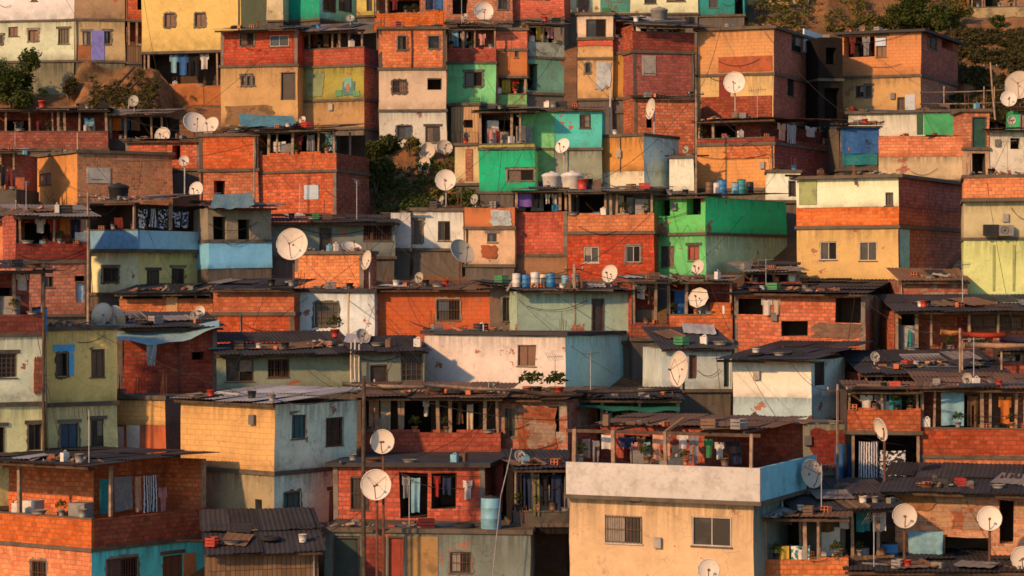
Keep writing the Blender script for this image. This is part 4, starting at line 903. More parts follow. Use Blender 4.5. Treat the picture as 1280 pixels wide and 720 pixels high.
H('the patchwork brick house', 'patchwork brick house with a blue cloth under a wide black roof', 1118, 1340, 1340, 716, 14, [
  F_(618, 720, 'brs', op=[(1180, 672, 1236, 708, 'bay'), (1248, 625, 1266, 680, 'o')], pa=[(1122, 612, 1170, 640, 'p:215,130,60/.8', 1), (1186, 634, 1240, 664, 'brw', 1)])], ('c', 0.5, 0.8, 0.6, 'sheet'), L=5)
H('the black-roofed shack', 'dark shack with a black roof beside the patchwork brick house', 1000, 1120, 1120, 716, -6, [T_(634, 694, 716, 'wood', posts=(1002, 1026, 1068, 1100), core='black', r=2.0)], ('c', 0.6, 0.6, 0.3, 'sheet'), L=4)
H('the brick-pier yard house', 'low yard with orange brick piers and bright cloths beside the peach house', 930, 1062, 1062, 745, 8, [
  T_(648, 700, 790, 'bro', posts=(933, 958, 1008, 1024), core='concd', r=2.0, op=[(944, 656, 1000, 700, 'o')])], ('c', 0.3, 0.4, 0.1, 'rust'), L=4)
H('the near tin-roof house', 'nearest house corner, grey tin roof sloping over a brick end wall', 1062, 1340, 1340, 770, 6, [F_(716, 800, 'br')], ('c', 0.2, 0.4, 0.2, 'sheet'), L=5)
# ================================================================ things on, in and between the houses
USED = {}
def uniq(label, alt=None):
    if label in LABELS and alt: label = alt
    return label
def local_at(h, x, back, y=360):
    f, u, z = h.onface(x, y, back if x <= h.xc else 0.0)
    if x <= h.xc: return Vector((u - h.w, back, z))
    return Vector((-back, u, z))

# ---------------------------------------------------------------- satellite dishes
def dish(x, y, r, ref, back, yaw, tilt, label, mat='dish', base=None, squash=1.0, sides=28, d=None, group='satellite dishes on the rooftops'):
    h = HOUSES.get(ref)
    if h and d is None:
        lp = local_at(h, x, back, y); c = h.mw @ lp
        d = c.y
        zb = h.base + (h.roofz(back if x <= h.xc else lp.y) if base != 'parapet' else 0.0)
        if base == 'parapet': zb = h.base + h.levels['parapet']
    c = px(x, y, d)
    if h is None: zb = CAMZ + (360 - base) / F * d
    Rm = r / F * d
    n = Vector((-sin(R(yaw)) * cos(R(tilt)), -cos(R(yaw)) * cos(R(tilt)), sin(R(tilt))))
    a = n.cross(Vector((0, 0, 1))).normalized(); b = a.cross(n)
    foot = c - n * (Rm * 0.42); foot = Vector((foot.x, foot.y, min(zb, c.z - Rm * 0.3)))
    root = empty('satellite_dish', foot); tag(root, label, 'satellite dish', group)
    q = c - foot; mb = MB(); m = mb.slot(mat); rings = 7; N = sides; base_i = len(mb.v)
    mb.v.append(tuple(q - n * (0.30 * Rm)))
    for i in range(1, rings + 1):
        t = i / rings
        for k in range(N):
            an = 2 * pi * k / N
            mb.v.append(tuple(q + a * (Rm * t * cos(an) * squash) + b * (Rm * t * sin(an)) + n * (0.30 * Rm * (t * t - 1))))
    for k in range(N): mb.f.append((base_i, base_i + 1 + k, base_i + 1 + (k + 1) % N)); mb.uv.append([(0, 0)] * 3); mb.mi.append(m); mb.sm.append(True)
    for i in range(rings - 1):
        for k in range(N):
            k2 = (k + 1) % N; o0 = base_i + 1 + i * N; o1 = o0 + N
            mb.f.append((o0 + k, o1 + k, o1 + k2, o0 + k2)); mb.uv.append([(0, 0)] * 4); mb.mi.append(m); mb.sm.append(True)
    rim = [q + a * (Rm * cos(2 * pi * k / N) * squash) + b * (Rm * sin(2 * pi * k / N)) for k in range(N + 1)]
    mb.tube(rim, 0.018, mat, 5, cap=False)
    mb.build('reflector', root)
    fp = q + n * (0.62 * Rm) - b * (0.10 * Rm)
    mb = MB(); mb.tube([q - b * Rm * 0.92 - n * 0.02, q - b * Rm * 0.62 + n * (0.30 * Rm), fp], 0.018, 'rustbar', 5)
    if r > 17:
        for sx in (-1, 1): mb.tube([q + a * (Rm * 0.62 * sx * squash) + b * (Rm * 0.55) - n * (0.09 * Rm), fp], 0.010, 'rustbar', 4)
    mb.build('feed_arm', root)
    mb = MB(); mb.tube([fp - n * 0.02, fp + n * 0.10], 0.045, 'concd', 8); mb.build('receiver', root)
    mb = MB(); back_c = q - n * (0.32 * Rm)
    mb.tube([Vector((0, 0, 0)), Vector((0, 0, max(0.06, back_c.z)))], 0.035 if r < 15 else 0.05, 'metal' if r < 15 else 'rustbar', 7)
    mb.bar(Vector((0, 0, max(0.06, back_c.z) - 0.03)), back_c + n * 0.04, 0.07, 'rustbar'); mb.build('mast', root)
    return root

dish(365, 305, 20, 'the stepped brick house', 1.2, 10, 10, 'largest cream satellite dish, standing beside the bright orange wedge wall')
dish(605, 14, 12, 'the mint green house', 1.6, -10, 12, 'big grey-white satellite dish above the mint green house')
dish(918, 103, 13.5, 'the tan patched-brick house', 1.0, 15, 8, 'big white satellite dish before the orange patch of the tan blockwork house')
dish(703, 182, 10, 'the purple-towel house', 1.8, 35, 25, 'pale dish on a long mast before the aqua wall', 'dish')
dish(813, 136, 13, 'the peeling orange cube house', 2.0, 62, 8, 'narrow edge-on white dish before the dark red brick wall', squash=0.8)
dish(557, 225, 13, 'the twin-window cream house', 1.2, 5, 8, 'round white dish above a small red box on the earth bank')
dish(578, 314, 17, 'the burnt orange house', 1.2, -38, 30, 'large grey dish tipped skyward beside the pink patched house', 'dishg')
dish(458, 325, 12, 'the white cottage', 0.8, 52, 12, 'oval white dish on a thin mast at the orange wedge wall corner', squash=0.8)
dish(440, 309, 13, 'the brick wedge house', 0.8, -30, 58, 'pale dish lying almost flat on the orange wedge house roof')
dish(245, 237, 10, 'the balcony blue house', 0.8, 25, 15, 'white dish over the end of the blue balcony roof')
dish(230, 201, 6.5, 'the balcony blue house', 2.6, 10, 12, 'small round dish in the shaded gap beside the white-surround window house')
dish(203, 169, 10.5, 'the white-bag house', 0.8, 18, 18, 'white round dish at the foot of the slanted grey roof post')
dish(244, 153, 15, 'the white-bag house', 1.6, -25, 30, 'largest of two overlapping white dishes under the orange plaster panel')
dish(263, 157, 12, 'the arched terrace house', 1.0, 30, 25, 'smaller of two overlapping white dishes at the arched terrace roof end')
dish(127, 392, 14, 'the olive house', 0.8, 140, 20, 'white dish turned away on the olive house roof edge', d=None)
dish(147, 394, 13, 'the olive house', 1.0, -140, 22, 'white dish turned away beside the blue tarpaulin')
dish(250, 389, 6.5, 'the tarp-draped brick house', 1.0, 12, 10, 'tiny round dish before the curtained brick terrace')
dish(762, 342, 11, 'the grey-green wall house', 1.0, 32, 16, 'white dish beneath the two-window brick house wall')
dish(872, 334, 9.5, 'the octagonal-dish house', 1.4, 40, 18, 'white dish against the red shutter of the lime green house')
dish(873, 372, 13.5, 'the octagonal-dish house', -0.25, 28, 20, 'eight-sided pale dish leaning over the orange brick terrace', sides=8, base='parapet')
dish(848, 461, 22, 'the green awning house', 2.0, 50, 6, 'tall oval white dish on a post before the brown door', squash=0.75)
dish(478, 552, 15, None, 0, 8, 8, 'upper of the twin cream dishes on tall poles', base=742, d=depth_of(714) - 0.9)
dish(470, 606, 19, None, 0, 5, 6, 'lower and larger of the twin cream dishes on tall poles', base=745, d=depth_of(714) - 1.5)
dish(1015, 592, 18, 'the black-roofed shack', 1.5, -38, 12, 'big white dish propped at the end of the light blue parapet')
dish(974, 613, 12, 'the brick-pier yard house', 1.2, 55, 8, 'narrow grey dish before the light blue parapet', 'dishg', squash=0.8)
dish(1101, 537, 15, 'the black-roofed shack', 2.6, 58, -18, 'tilted narrow cream dish under the small brick balcony', squash=0.75)
dish(1131, 645, 15, 'the near tin-roof house', 0.8, 5, 10, 'round dish before the black roof, beside the blue cloth')
dish(1237, 648, 15, 'the near tin-roof house', 1.0, 12, 8, 'round cream dish before the patchwork brick wall')
dish(1279, 698, 15, 'the near tin-roof house', 0.2, 20, 8, 'cream dish cut by the picture edge above the tin roof')
dish(886, 712, 13.5, None, 0, 6, 12, 'tan dish low beside the wooden shutter of the peach house', 'dish', base=765, d=depth_of(760) - 3.4)
dish(1274, 106, 18, 'the far edge green house', 1.6, 20, 14, 'huge white dish at the hillside scrub by the picture edge')
dish(1261, 123, 10, 'the narrow green-door house', 1.2, 5, 10, 'smaller white dish beside the huge one at the scrub')
dish(534, 189, 11, None, 0, 25, 15, 'topmost of the white dishes on the earth bank', base=222, d=depth_of(200))
dish(530, 206, 10, None, 0, 40, 10, 'lowest of the white dishes on the earth bank', base=236, d=depth_of(212))
dish(556, 184, 10, None, 0, -15, 25, 'white dish under the peach house window beside the plank-front hut', base=222, d=depth_of(196))
dish(453, 419, 8.5, 'the lattice house', 0.9, -30, 25, 'small grey dish at the foot of the white cottage', 'dishg')

# ---------------------------------------------------------------- washing
def cloth_mesh(kind, w, hgt, mat, rnd):
    mb = MB(); m = mb.slot(mat); nx, nz = 12, 10; ph = rnd.uniform(0, 6); amp = 0.04 + 0.04 * rnd.random()
    def inside(u, v):   # v: 0 top, 1 hem
        if kind == 'shirt': return (abs(u - .5) < .30 or (v < .38 and abs(u - .5) < .5 - .1 * v)) and not (v < .10 and abs(u - .5) < .10)
        if kind == 'trousers': return v < .32 or abs(u - .5) > .07
        if kind == 'dress': return abs(u - .5) < .22 + .28 * v
        return True
    idx = {}
    def vert(i, j):
        if (i, j) not in idx:
            u, v = i / nx, j / nz
            sag = 0.03 * sin(pi * u) * (1 - v)
            x = (u - .5) * w * (1 - 0.06 * v * sin(ph)) ; z = -v * hgt - sag - 0.02 * sin(u * 5 + ph) * v
            yy = amp * (0.3 + v) * sin(u * 9 + ph) + 0.02 * sin(v * 4 + ph)
            idx[(i, j)] = len(mb.v); mb.v.append((x, yy, z))
        return idx[(i, j)]
    for i in range(nx):
        for j in range(nz):
            if inside((i + .5) / nx, (j + .5) / nz):
                mb.f.append((vert(i, j), vert(i, j + 1), vert(i + 1, j + 1), vert(i + 1, j))); mb.uv.append([(i / nx * w, -j / nz * hgt), (i / nx * w, -(j + 1) / nz * hgt), ((i + 1) / nx * w, -(j + 1) / nz * hgt), ((i + 1) / nx * w, -j / nz * hgt)]); mb.mi.append(m); mb.sm.append(True)
    return mb
CL = {'white': 'c:68,64,60', 'cream': 'c:62,50,36', 'black': 'c:2,2,2.4', 'navy': 'c:2.5,4,9', 'blue': 'c:5,16,42', 'light blue': 'c:24,46,58', 'teal': 'c:4,26,28', 'red': 'c:42,4,3', 'pink': 'c:60,28,28', 'grey': 'c:26,26,27', 'purple': 'c:20,12,48', 'yellow': 'c:60,44,8', 'green': 'c:6,24,9', 'brown': 'c:16,9,5', 'orange': 'c:58,18,4', 'printed': 'c:3,3.5,5/print', 'striped': 'c:4,4,7/stripe', 'teal printed': 'c:5,26,28/print', 'blue printed': 'c:3,8,22/print', 'maroon': 'c:16,3,3', 'olive': 'c:17,17,9', 'peach': 'c:66,36,24'}
KINDW = {'towel': 'towel', 'shirt': 'shirt', 'trousers': 'pair of trousers', 'dress': 'dress', 'sheet': 'sheet', 'tarp': 'tarpaulin'}
def washing(ref, items, back=0.25, where=None, line=True):
    h = HOUSES[ref]; rnd = random.Random(ref + 'w'); prev = None; where = where or 'on the terrace of ' + ref
    pts = []
    for it in items:
        x0, y0, x1, y1, kind, colr = it[:6]
        xm = (x0 + x1) / 2; onfront = xm <= h.xc
        a = local_at(h, min(x0, h.xc) if onfront else max(x0, h.xc + .5), back, y0); b = local_at(h, min(x1, h.xc) if onfront else x1, back, y1)
        mid = (a + b) / 2; wid = (b - a).xy.length; hg = max(0.15, a.z - b.z)
        mb = cloth_mesh(kind, wid, hg, CL[colr], rnd)
        o = mb.build({'towel': 'towel', 'shirt': 'shirt', 'trousers': 'trousers', 'dress': 'dress', 'sheet': 'bed_sheet', 'tarp': 'tarpaulin'}[kind])
        p = h.mw @ Vector((mid.x, mid.y, a.z)); o.location = p
        ang = math.atan2(-h.s, h.c)
        o.rotation_euler = (0, 0, ang if onfront else ang + pi / 2)
        kw = KINDW[kind]; lab = f'{colr} {kw} hanging {where}'
        if lab in LABELS: lab = f'{colr} {kw} beside the {prev}, hanging {where}'
        if lab in LABELS or len(lab.split()) > 16: lab = f'{colr} {kw} next to the {prev} at {ref}'
        if lab in LABELS: lab = f'{rnd.choice(("faded", "crumpled", "thin", "limp"))} ' + lab
        tag(o, lab, 'laundry', 'washing hung out on the terraces'); prev = f'{colr} {kw}'
        pts.append((p.x, p))
    if line and len(pts) > 1:
        pts.sort(key=lambda t: t[0]); a, b = pts[0][1], pts[-1][1]; e = (b - a).normalized() * 0.5
        mb = MB(); zt = max(p.z for _, p in pts) + 0.01
        A = Vector((a.x, a.y, zt)) - e; B = Vector((b.x, b.y, zt)) + e
        mb.tube([A - A, (A + B) / 2 - A - Vector((0, 0, 0.03)), B - A], 0.009, 'cable', 4); o = mb.build('clothes_line'); o.location = A
        tag(o, f'thin clothes line strung {where}'[:200], 'clothes line', 'clothes lines')

washing('the tall ochre house', [(213, 67, 223, 90, 'shirt', 'light blue'), (223, 67, 236, 93, 'shirt', 'blue'), (237, 67, 250, 95, 'trousers', 'black'), (250, 66, 262, 86, 'shirt', 'white')], 0.3)
washing('the blue-tarp terrace house', [(533, -6, 543, 12, 'tarp', 'navy'), (544, -8, 557, 12, 'tarp', 'blue'), (490, -6, 499, 12, 'shirt', 'maroon')], 0.02)
washing('the arched terrace house', [(408, 164, 420, 188, 'towel', 'teal printed'), (342, 176, 358, 189, 'towel', 'white'), (370, 168, 380, 187, 'shirt', 'maroon'), (385, 168, 394, 188, 'trousers', 'grey')], 0.3)
washing('the balcony blue house', [(175, 261, 187, 285, 'shirt', 'printed'), (188, 260, 199, 284, 'dress', 'striped'), (200, 261, 213, 286, 'towel', 'printed'), (218, 264, 228, 284, 'shirt', 'blue printed'), (229, 264, 239, 285, 'towel', 'blue printed'), (142, 272, 152, 286, 'towel', 'maroon')], 0.2)
washing('the purple-towel house', [(647, 240, 664, 258, 'towel', 'purple'), (667, 241, 675, 260, 'shirt', 'black'), (681, 242, 688, 255, 'shirt', 'white'), (690, 242, 697, 255, 'shirt', 'cream')], 0.15)
washing('the tan patched-brick house', [(968, 153, 979, 176, 'shirt', 'peach'), (980, 155, 992, 180, 'towel', 'striped'), (1003, 157, 1018, 172, 'shirt', 'white'), (1022, 156, 1034, 173, 'shirt', 'black'), (1036, 158, 1047, 174, 'shirt', 'grey')], -0.08)
washing('the blue-tarp lean-to', [(1052, 158, 1100, 192, 'tarp', 'blue'), (1054, 190, 1098, 206, 'tarp', 'teal')], -0.06, 'over the front of the lean-to', False)
washing('the white parapet house', [(752, 543, 768, 562, 'towel', 'white'), (772, 545, 794, 560, 'shirt', 'navy'), (795, 545, 807, 564, 'shirt', 'brown'), (816, 543, 838, 580, 'trousers', 'peach'), (846, 541, 860, 561, 'shirt', 'white'), (861, 544, 873, 580, 'trousers', 'grey'), (880, 548, 891, 572, 'shirt', 'green'), (908, 552, 924, 566, 'towel', 'black')], 0.5)
washing('the white parapet house', [(724, 548, 738, 572, 'sheet', 'cream'), (740, 550, 750, 578, 'trousers', 'grey'), (786, 552, 797, 576, 'shirt', 'pink'), (800, 552, 813, 580, 'towel', 'light blue'), (840, 556, 852, 580, 'towel', 'cream'), (893, 552, 905, 574, 'shirt', 'white'), (915, 556, 926, 580, 'trousers', 'navy')], 1.3)
washing('the hanging-tools terrace house', [(462, 500, 474, 536, 'sheet', 'peach'), (476, 499, 489, 538, 'sheet', 'cream'), (529, 500, 537, 520, 'shirt', 'white'), (545, 503, 555, 532, 'shirt', 'black'), (570, 502, 580, 530, 'dress', 'brown'), (584, 505, 592, 538, 'towel', 'cream')], 0.4)
washing('the small brick balcony house', [(1073, 552, 1097, 602, 'sheet', 'striped'), (1099, 563, 1131, 604, 'sheet', 'printed')], 0.1, 'under the small brick balcony')
washing('the white-sheet terrace house', [(1174, 490, 1203, 533, 'sheet', 'light blue'), (1207, 495, 1221, 534, 'trousers', 'brown'), (1246, 496, 1262, 530, 'shirt', 'orange')], 0.1)
washing('the L-shaped brick terrace house', [(148, 600, 165, 642, 'towel', 'teal'), (167, 597, 189, 638, 'sheet', 'grey'), (193, 596, 200, 640, 'towel', 'peach'), (203, 595, 219, 640, 'sheet', 'striped'), (222, 610, 232, 640, 'shirt', 'pink')], 1.0)
washing('the dark clothes house', [(643, 592, 650, 640, 'trousers', 'black'), (652, 591, 661, 636, 'trousers', 'navy'), (664, 592, 672, 645, 'trousers', 'olive'), (675, 592, 684, 632, 'shirt', 'black'), (687, 593, 700, 640, 'sheet', 'navy'), (703, 594, 711, 636, 'towel', 'grey')], 0.0)
washing('the brick-pier yard house', [(970, 681, 988, 699, 'towel', 'yellow'), (990, 681, 1014, 700, 'towel', 'teal printed')], 0.1)
washing('the red brick dish house', [(504, 594, 513, 622, 'shirt', 'grey'), (515, 596, 527, 640, 'sheet', 'light blue'), (544, 594, 552, 620, 'shirt', 'red'), (555, 596, 566, 618, 'towel', 'navy'), (580, 600, 592, 624, 'shirt', 'white')], -0.1, 'across the bays of the red brick dish house')
washing('the patchwork brick house', [(1134, 664, 1178, 695, 'tarp', 'light blue')], -0.25, 'before the patchwork brick wall', False)
washing('the grey yard house', [(1042, 554, 1068, 603, 'sheet', 'blue')], -0.3, 'across the gap beside the grey yard wall', False)
washing('the arched-window terrace house', [(1133, 412, 1140, 440, 'dress', 'teal'), (1196, 396, 1208, 430, 'shirt', 'maroon')], 0.4)
washing('the octagonal-dish house', [(843, 362, 861, 392, 'tarp', 'blue'), (866, 365, 876, 390, 'shirt', 'maroon')], 0.5)
washing('the rough-render house', [(950, 374, 963, 395, 'shirt', 'white'), (964, 374, 974, 394, 'shirt', 'cream')], -0.08)
washing('the flowerpot terrace house', [(106, 147, 119, 166, 'shirt', 'light blue'), (42, 150, 52, 165, 'towel', 'maroon'), (20, 150, 31, 165, 'shirt', 'black')], 0.3)
washing('the mural house', [(390, 40, 398, 58, 'shirt', 'maroon'), (403, 42, 411, 58, 'towel', 'brown'), (440, 42, 448, 58, 'shirt', 'black')], 0.3)
washing('the mint green house', [(563, 38, 572, 58, 'towel', 'light blue'), (574, 40, 584, 58, 'shirt', 'grey'), (597, 42, 606, 56, 'shirt', 'pink')], 0.2)
washing('the bright emerald house', [(610, 160, 617, 178, 'shirt', 'pink'), (620, 162, 626, 178, 'shirt', 'maroon')], 0.4)
washing('the two-window brick house', [(772, 244, 780, 266, 'sheet', 'cream'), (784, 246, 792, 266, 'towel', 'grey')], 0.6)
washing('the green awning house', [(757, 515, 765, 548, 'towel', 'grey'), (771, 518, 779, 540, 'shirt', 'cream'), (786, 520, 796, 545, 'shirt', 'maroon')], 0.5)
washing('the rag-hung corner house', [(-2, 205, 8, 232, 'shirt', 'black'), (9, 210, 18, 236, 'dress', 'maroon')], -0.05)
washing('the orange terrace house', [(1060, 47, 1068, 68, 'shirt', 'maroon'), (1076, 46, 1086, 70, 'shirt', 'grey')], -0.04)
washing('the canvas-roll terrace house', [(1095, 470, 1104, 496, 'shirt', 'grey'), (1130, 470, 1140, 497, 'towel', 'brown'), (1205, 470, 1214, 496, 'shirt', 'peach')], 0.3)
washing('the stepped brick house', [(338, 368, 346, 388, 'shirt', 'navy'), (350, 368, 359, 386, 'towel', 'white')], 0.3)

# ---------------------------------------------------------------- small things: one maker per kind, then copies that share its meshes
PROTO = {}
def maker(kind, colr):
    mk = PCOL[colr]; parts = []
    def part(name, mb): parts.append((name, mb))
    mb = MB()
    if kind == 'bucket':
        mb.lathe([(0.11, 0), (0.15, 0.27), (0.16, 0.27), (0.14, 0.25), (0.10, 0.03)], mk, 14); part('pail', mb)
        mb = MB(); mb.tube([(0.15 * cos(t), 0.05, 0.27 + 0.15 * sin(t)) for t in [pi * i / 8 for i in range(9)]], 0.006, 'rustbar', 4); part('handle', mb)
    elif kind == 'water_drum':
        mb.lathe([(0.27, 0), (0.29, 0.03), (0.285, 0.28), (0.30, 0.30), (0.285, 0.32), (0.285, 0.58), (0.30, 0.60), (0.285, 0.62), (0.28, 0.86), (0.26, 0.88)], mk, 20); part('barrel', mb)
        mb = MB(); mb.lathe([(0.275, 0.882), (0.275, 0.92), (0.06, 0.925), (0.06, 0.95), (0.0, 0.95)], 'cable' if colr != 'white' else mk, 20); part('lid', mb)
    elif kind == 'water_tank':
        mb.lathe([(0.40, 0), (0.44, 0.05), (0.50, 0.55), (0.53, 0.57), (0.53, 0.62), (0.50, 0.63)], mk, 22); part('tub', mb)
        mb = MB(); mb.lathe([(0.54, 0.60), (0.54, 0.66), (0.35, 0.76), (0.12, 0.80), (0.12, 0.84), (0.0, 0.84)], mk, 22); part('lid', mb)
    elif kind == 'flowerpot':
        mb.lathe([(0.09, 0), (0.13, 0.2), (0.145, 0.2), (0.145, 0.24), (0.12, 0.23), (0.0, 0.21)], mk, 12); part('pot', mb)
        mb = MB(); r = random.Random(5); m = mb.slot('leaf')
        for i in range(90):
            v = Vector((r.gauss(0, 1), r.gauss(0, 1), r.gauss(0.5, 0.8))).normalized() * (0.26 * r.random() ** 0.4) + Vector((0, 0, 0.42)); a = Vector((r.uniform(-1, 1), r.uniform(-1, 1), r.uniform(-1, 1))).normalized(); b = a.cross(Vector((r.random(), r.random(), 1))).normalized(); s_ = r.uniform(0.05, 0.09)
            mb.quad([v - a * s_, v + b * s_ * .5, v + a * s_, v - b * s_ * .5], [(0, 0)] * 4, 'leaf')
        part('foliage', mb)
    elif kind == 'tyre':
        ring = [(0.29 + 0.085 * cos(t), 0.085 + 0.085 * sin(t)) for t in [2 * pi * i / 10 for i in range(11)]]; mb.lathe(ring, 'rubber', 24); part('tread', mb)
    elif kind == 'crate':
        for z in (0.0, 0.11, 0.22): mb.box(-0.25, -0.17, z, 0.25, -0.155, z + 0.085, mk); mb.box(-0.25, 0.155, z, 0.25, 0.17, z + 0.085, mk); mb.box(-0.25, -0.153, z, -0.235, 0.153, z + 0.085, mk); mb.box(0.235, -0.153, z, 0.25, 0.153, z + 0.085, mk)
        for sx in (-.225, .225):
            for sy in (-.145, .145): mb.box(sx - .01, sy - .01, 0.0, sx + .01, sy + .01, 0.30, mk)
        mb.box(-0.234, -0.152, 0.004, 0.234, 0.152, 0.012, mk); part('slats', mb)
    elif kind == 'plank':
        mb.box(-1.1, -0.09, 0, 1.1, 0.09, 0.035, 'wood'); part('board', mb)
    elif kind == 'concrete_block':
        mb.box(-0.2, -0.09, 0, 0.2, -0.06, 0.19, 'conc'); mb.box(-0.2, 0.06, 0, 0.2, 0.09, 0.19, 'conc')
        for xx in (-0.2, -0.015, 0.17): mb.box(xx, -0.059, 0, xx + 0.03, 0.059, 0.188, 'conc')
        part('shell', mb)
    elif kind == 'clay_block':
        mb.box(-0.15, -0.1, 0, 0.15, 0.1, 0.2, 'm:50,15,6'); part('shell', mb)
        mb = MB()
        for a in (-.07, .07):
            for b in (.05, .15): mb.box(a - .05, -.1035, b - .038, a + .05, -.1005, b + .038, 'black')  # black plates on the face paint the shade of the hollows
        part('painted_hollow', mb)
    elif kind == 'gas_bottle':
        mb.lathe([(0.0, 0.0), (0.15, 0.0), (0.18, 0.06), (0.18, 0.40), (0.13, 0.50), (0.05, 0.53), (0.0, 0.53)], mk, 16); part('cylinder', mb)
        mb = MB(); mb.lathe([(0.10, 0.52), (0.11, 0.60), (0.10, 0.60), (0.09, 0.53)], mk, 14); part('collar', mb)
    elif kind == 'jerrycan':
        mb.box(-0.16, -0.09, 0, 0.16, 0.09, 0.36, mk); mb.bar((-0.12, 0, 0.36), (0.05, 0, 0.44), 0.04, mk); mb.bar((0.05, 0, 0.44), (0.12, 0, 0.37), 0.04, mk); part('can', mb)
        mb = MB(); mb.lathe([(0.035, 0.35), (0.035, 0.42), (0.0, 0.42)], 'cable', 10, (-0.11, 0, 0)); part('cap', mb)
    elif kind == 'antenna':
        mb.tube([(0, 0, 0), (0, 0, 1.7)], 0.018, 'metal', 5); part('mast', mb)
        mb = MB(); mb.tube([(-0.5, 0, 1.62), (0.5, 0, 1.66)], 0.012, 'metal', 4)
        for i in range(8):
            xx = -0.46 + i * 0.13; l = 0.34 - 0.025 * i; mb.tube([(xx, -l * .4, 1.62 + l * .6), (xx, l * .4, 1.62 - l * .6)], 0.008, 'metal', 4)
        part('aerial', mb)
    elif kind == 'chair':
        mb.box(-0.2, -0.2, 0.42, 0.2, 0.2, 0.45, mk); part('seat', mb)
        mb = MB(); mb.box(-0.2, 0.17, 0.453, 0.2, 0.2, 0.85, mk); part('backrest', mb)
        for sx in (-.17, .17):
            for sy in (-.17, .17): mb = MB(); mb.bar((sx, sy, 0), (sx, sy, 0.42), 0.035, mk); part('leg', mb)
    elif kind == 'cupboard':
        mb.box(-0.4, -0.2, 0, 0.4, 0.25, 1.25, mk); part('carcass', mb)
        for sx in (-1, 1): mb = MB(); mb.box(min(sx * .385, sx * .01), -0.222, 0.06, max(sx * .385, sx * .01), -0.203, 1.2, mk); part('door', mb)
    elif kind == 'fridge':
        mb.box(-0.3, -0.28, 0, 0.3, 0.3, 1.45, mk); part('cabinet', mb)
        mb = MB(); mb.box(-0.295, -0.315, 0.04, 0.295, -0.283, 0.98, mk); mb.box(-0.295, -0.315, 1.0, 0.295, -0.283, 1.44, mk); part('door', mb)
        mb = MB(); mb.box(0.22, -0.345, 0.7, 0.245, -0.318, 0.95, 'metal'); part('handle', mb)
    elif kind == 'sack':
        prof = [(0.0, 0.0), (0.22, 0.01), (0.27, 0.12), (0.26, 0.32), (0.20, 0.48), (0.07, 0.55), (0.10, 0.63), (0.0, 0.62)]; mb.lathe(prof, mk, 14)
        r = random.Random(3); mb.v = [(x * (1 + .18 * mnoise.noise(Vector((x * 5, y * 5, z * 5)))), y * (1 + .2 * mnoise.noise(Vector((x * 5 + 9, y * 5, z * 5)))), z) for x, y, z in mb.v]; part('bag', mb)
    elif kind == 'air_conditioner':
        mb.box(-0.38, -0.14, 0.06, 0.38, 0.14, 0.62, mk); part('casing', mb)
        mb = MB(); mb.tube([(-0.1 + 0.2 * cos(t), -0.147, 0.34 + 0.2 * sin(t)) for t in [2 * pi * i / 18 for i in range(19)]], 0.012, 'cable', 4, cap=False)
        for i in range(6): t = pi * i / 6; mb.bar((-0.1 - .2 * cos(t), -0.147, .34 - .2 * sin(t)), (-0.1 + .2 * cos(t), -0.147, .34 + .2 * sin(t)), 0.01, 'cable')
        mb.lathe([(0.0, 0.0), (0.17, 0.0)], 'black', 16, (0, 0, 0)) if False else None
        part('fan_grille', mb)
        for sx in (-.25, .25): mb = MB(); mb.box(sx - .03, -.13, 0, sx + .03, .13, .058, 'rustbar'); part('foot', mb)
    elif kind == 'ladder':
        for sx in (-.2, .2): mb.bar((sx, 0, 0), (sx, 0.5, 2.3), 0.045, 'wood')
        for i in range(8): mb.bar((-.2, .5 * (i + .5) / 8, 2.3 * (i + .5) / 8), (.2, .5 * (i + .5) / 8, 2.3 * (i + .5) / 8), 0.03, 'wood')
        part('rails', mb)
    elif kind == 'pipe':
        mb.tube([(-1.3, 0, 0.05), (1.3, 0.05, 0.05)], 0.05, mk, 10); part('tube', mb)
    elif kind == 'basin':
        mb.lathe([(0.2, 0), (0.3, 0.14), (0.32, 0.14), (0.28, 0.12), (0.18, 0.02), (0, 0.02)], mk, 18); part('bowl', mb)
    return parts
PCOL = {'white': 'm:60,57,53', 'blue': 'm:4,20,44', 'light blue': 'm:16,36,48', 'red': 'm:40,4,2.5', 'green': 'm:5,22,9', 'grey': 'm:22,21,20', 'black': 'm:2,2,2', 'yellow': 'm:52,36,6', 'terracotta': 'm:38,13,6', 'orange': 'm:55,17,3', 'brown': 'm:13,7.5,4.5', 'rusty': 'rustbar', 'cream': 'm:58,48,34', 'teal': 'm:4,22,23', 'weathered': 'wood'}
NOUN = {'water_drum': 'water drum', 'water_tank': 'round water tank', 'flowerpot': 'flowerpot with a leafy plant', 'concrete_block': 'hollow concrete block', 'clay_block': 'loose clay block', 'gas_bottle': 'gas bottle', 'air_conditioner': 'air conditioner box', 'antenna': 'aerial mast', 'fridge': 'upright fridge', 'pipe': 'length of pipe', 'sack': 'stuffed sack', 'plank': 'loose plank'}
CAT = {'water_drum': 'drum', 'water_tank': 'water tank', 'concrete_block': 'block', 'clay_block': 'block', 'gas_bottle': 'gas bottle', 'air_conditioner': 'air conditioner'}
GRP = {}
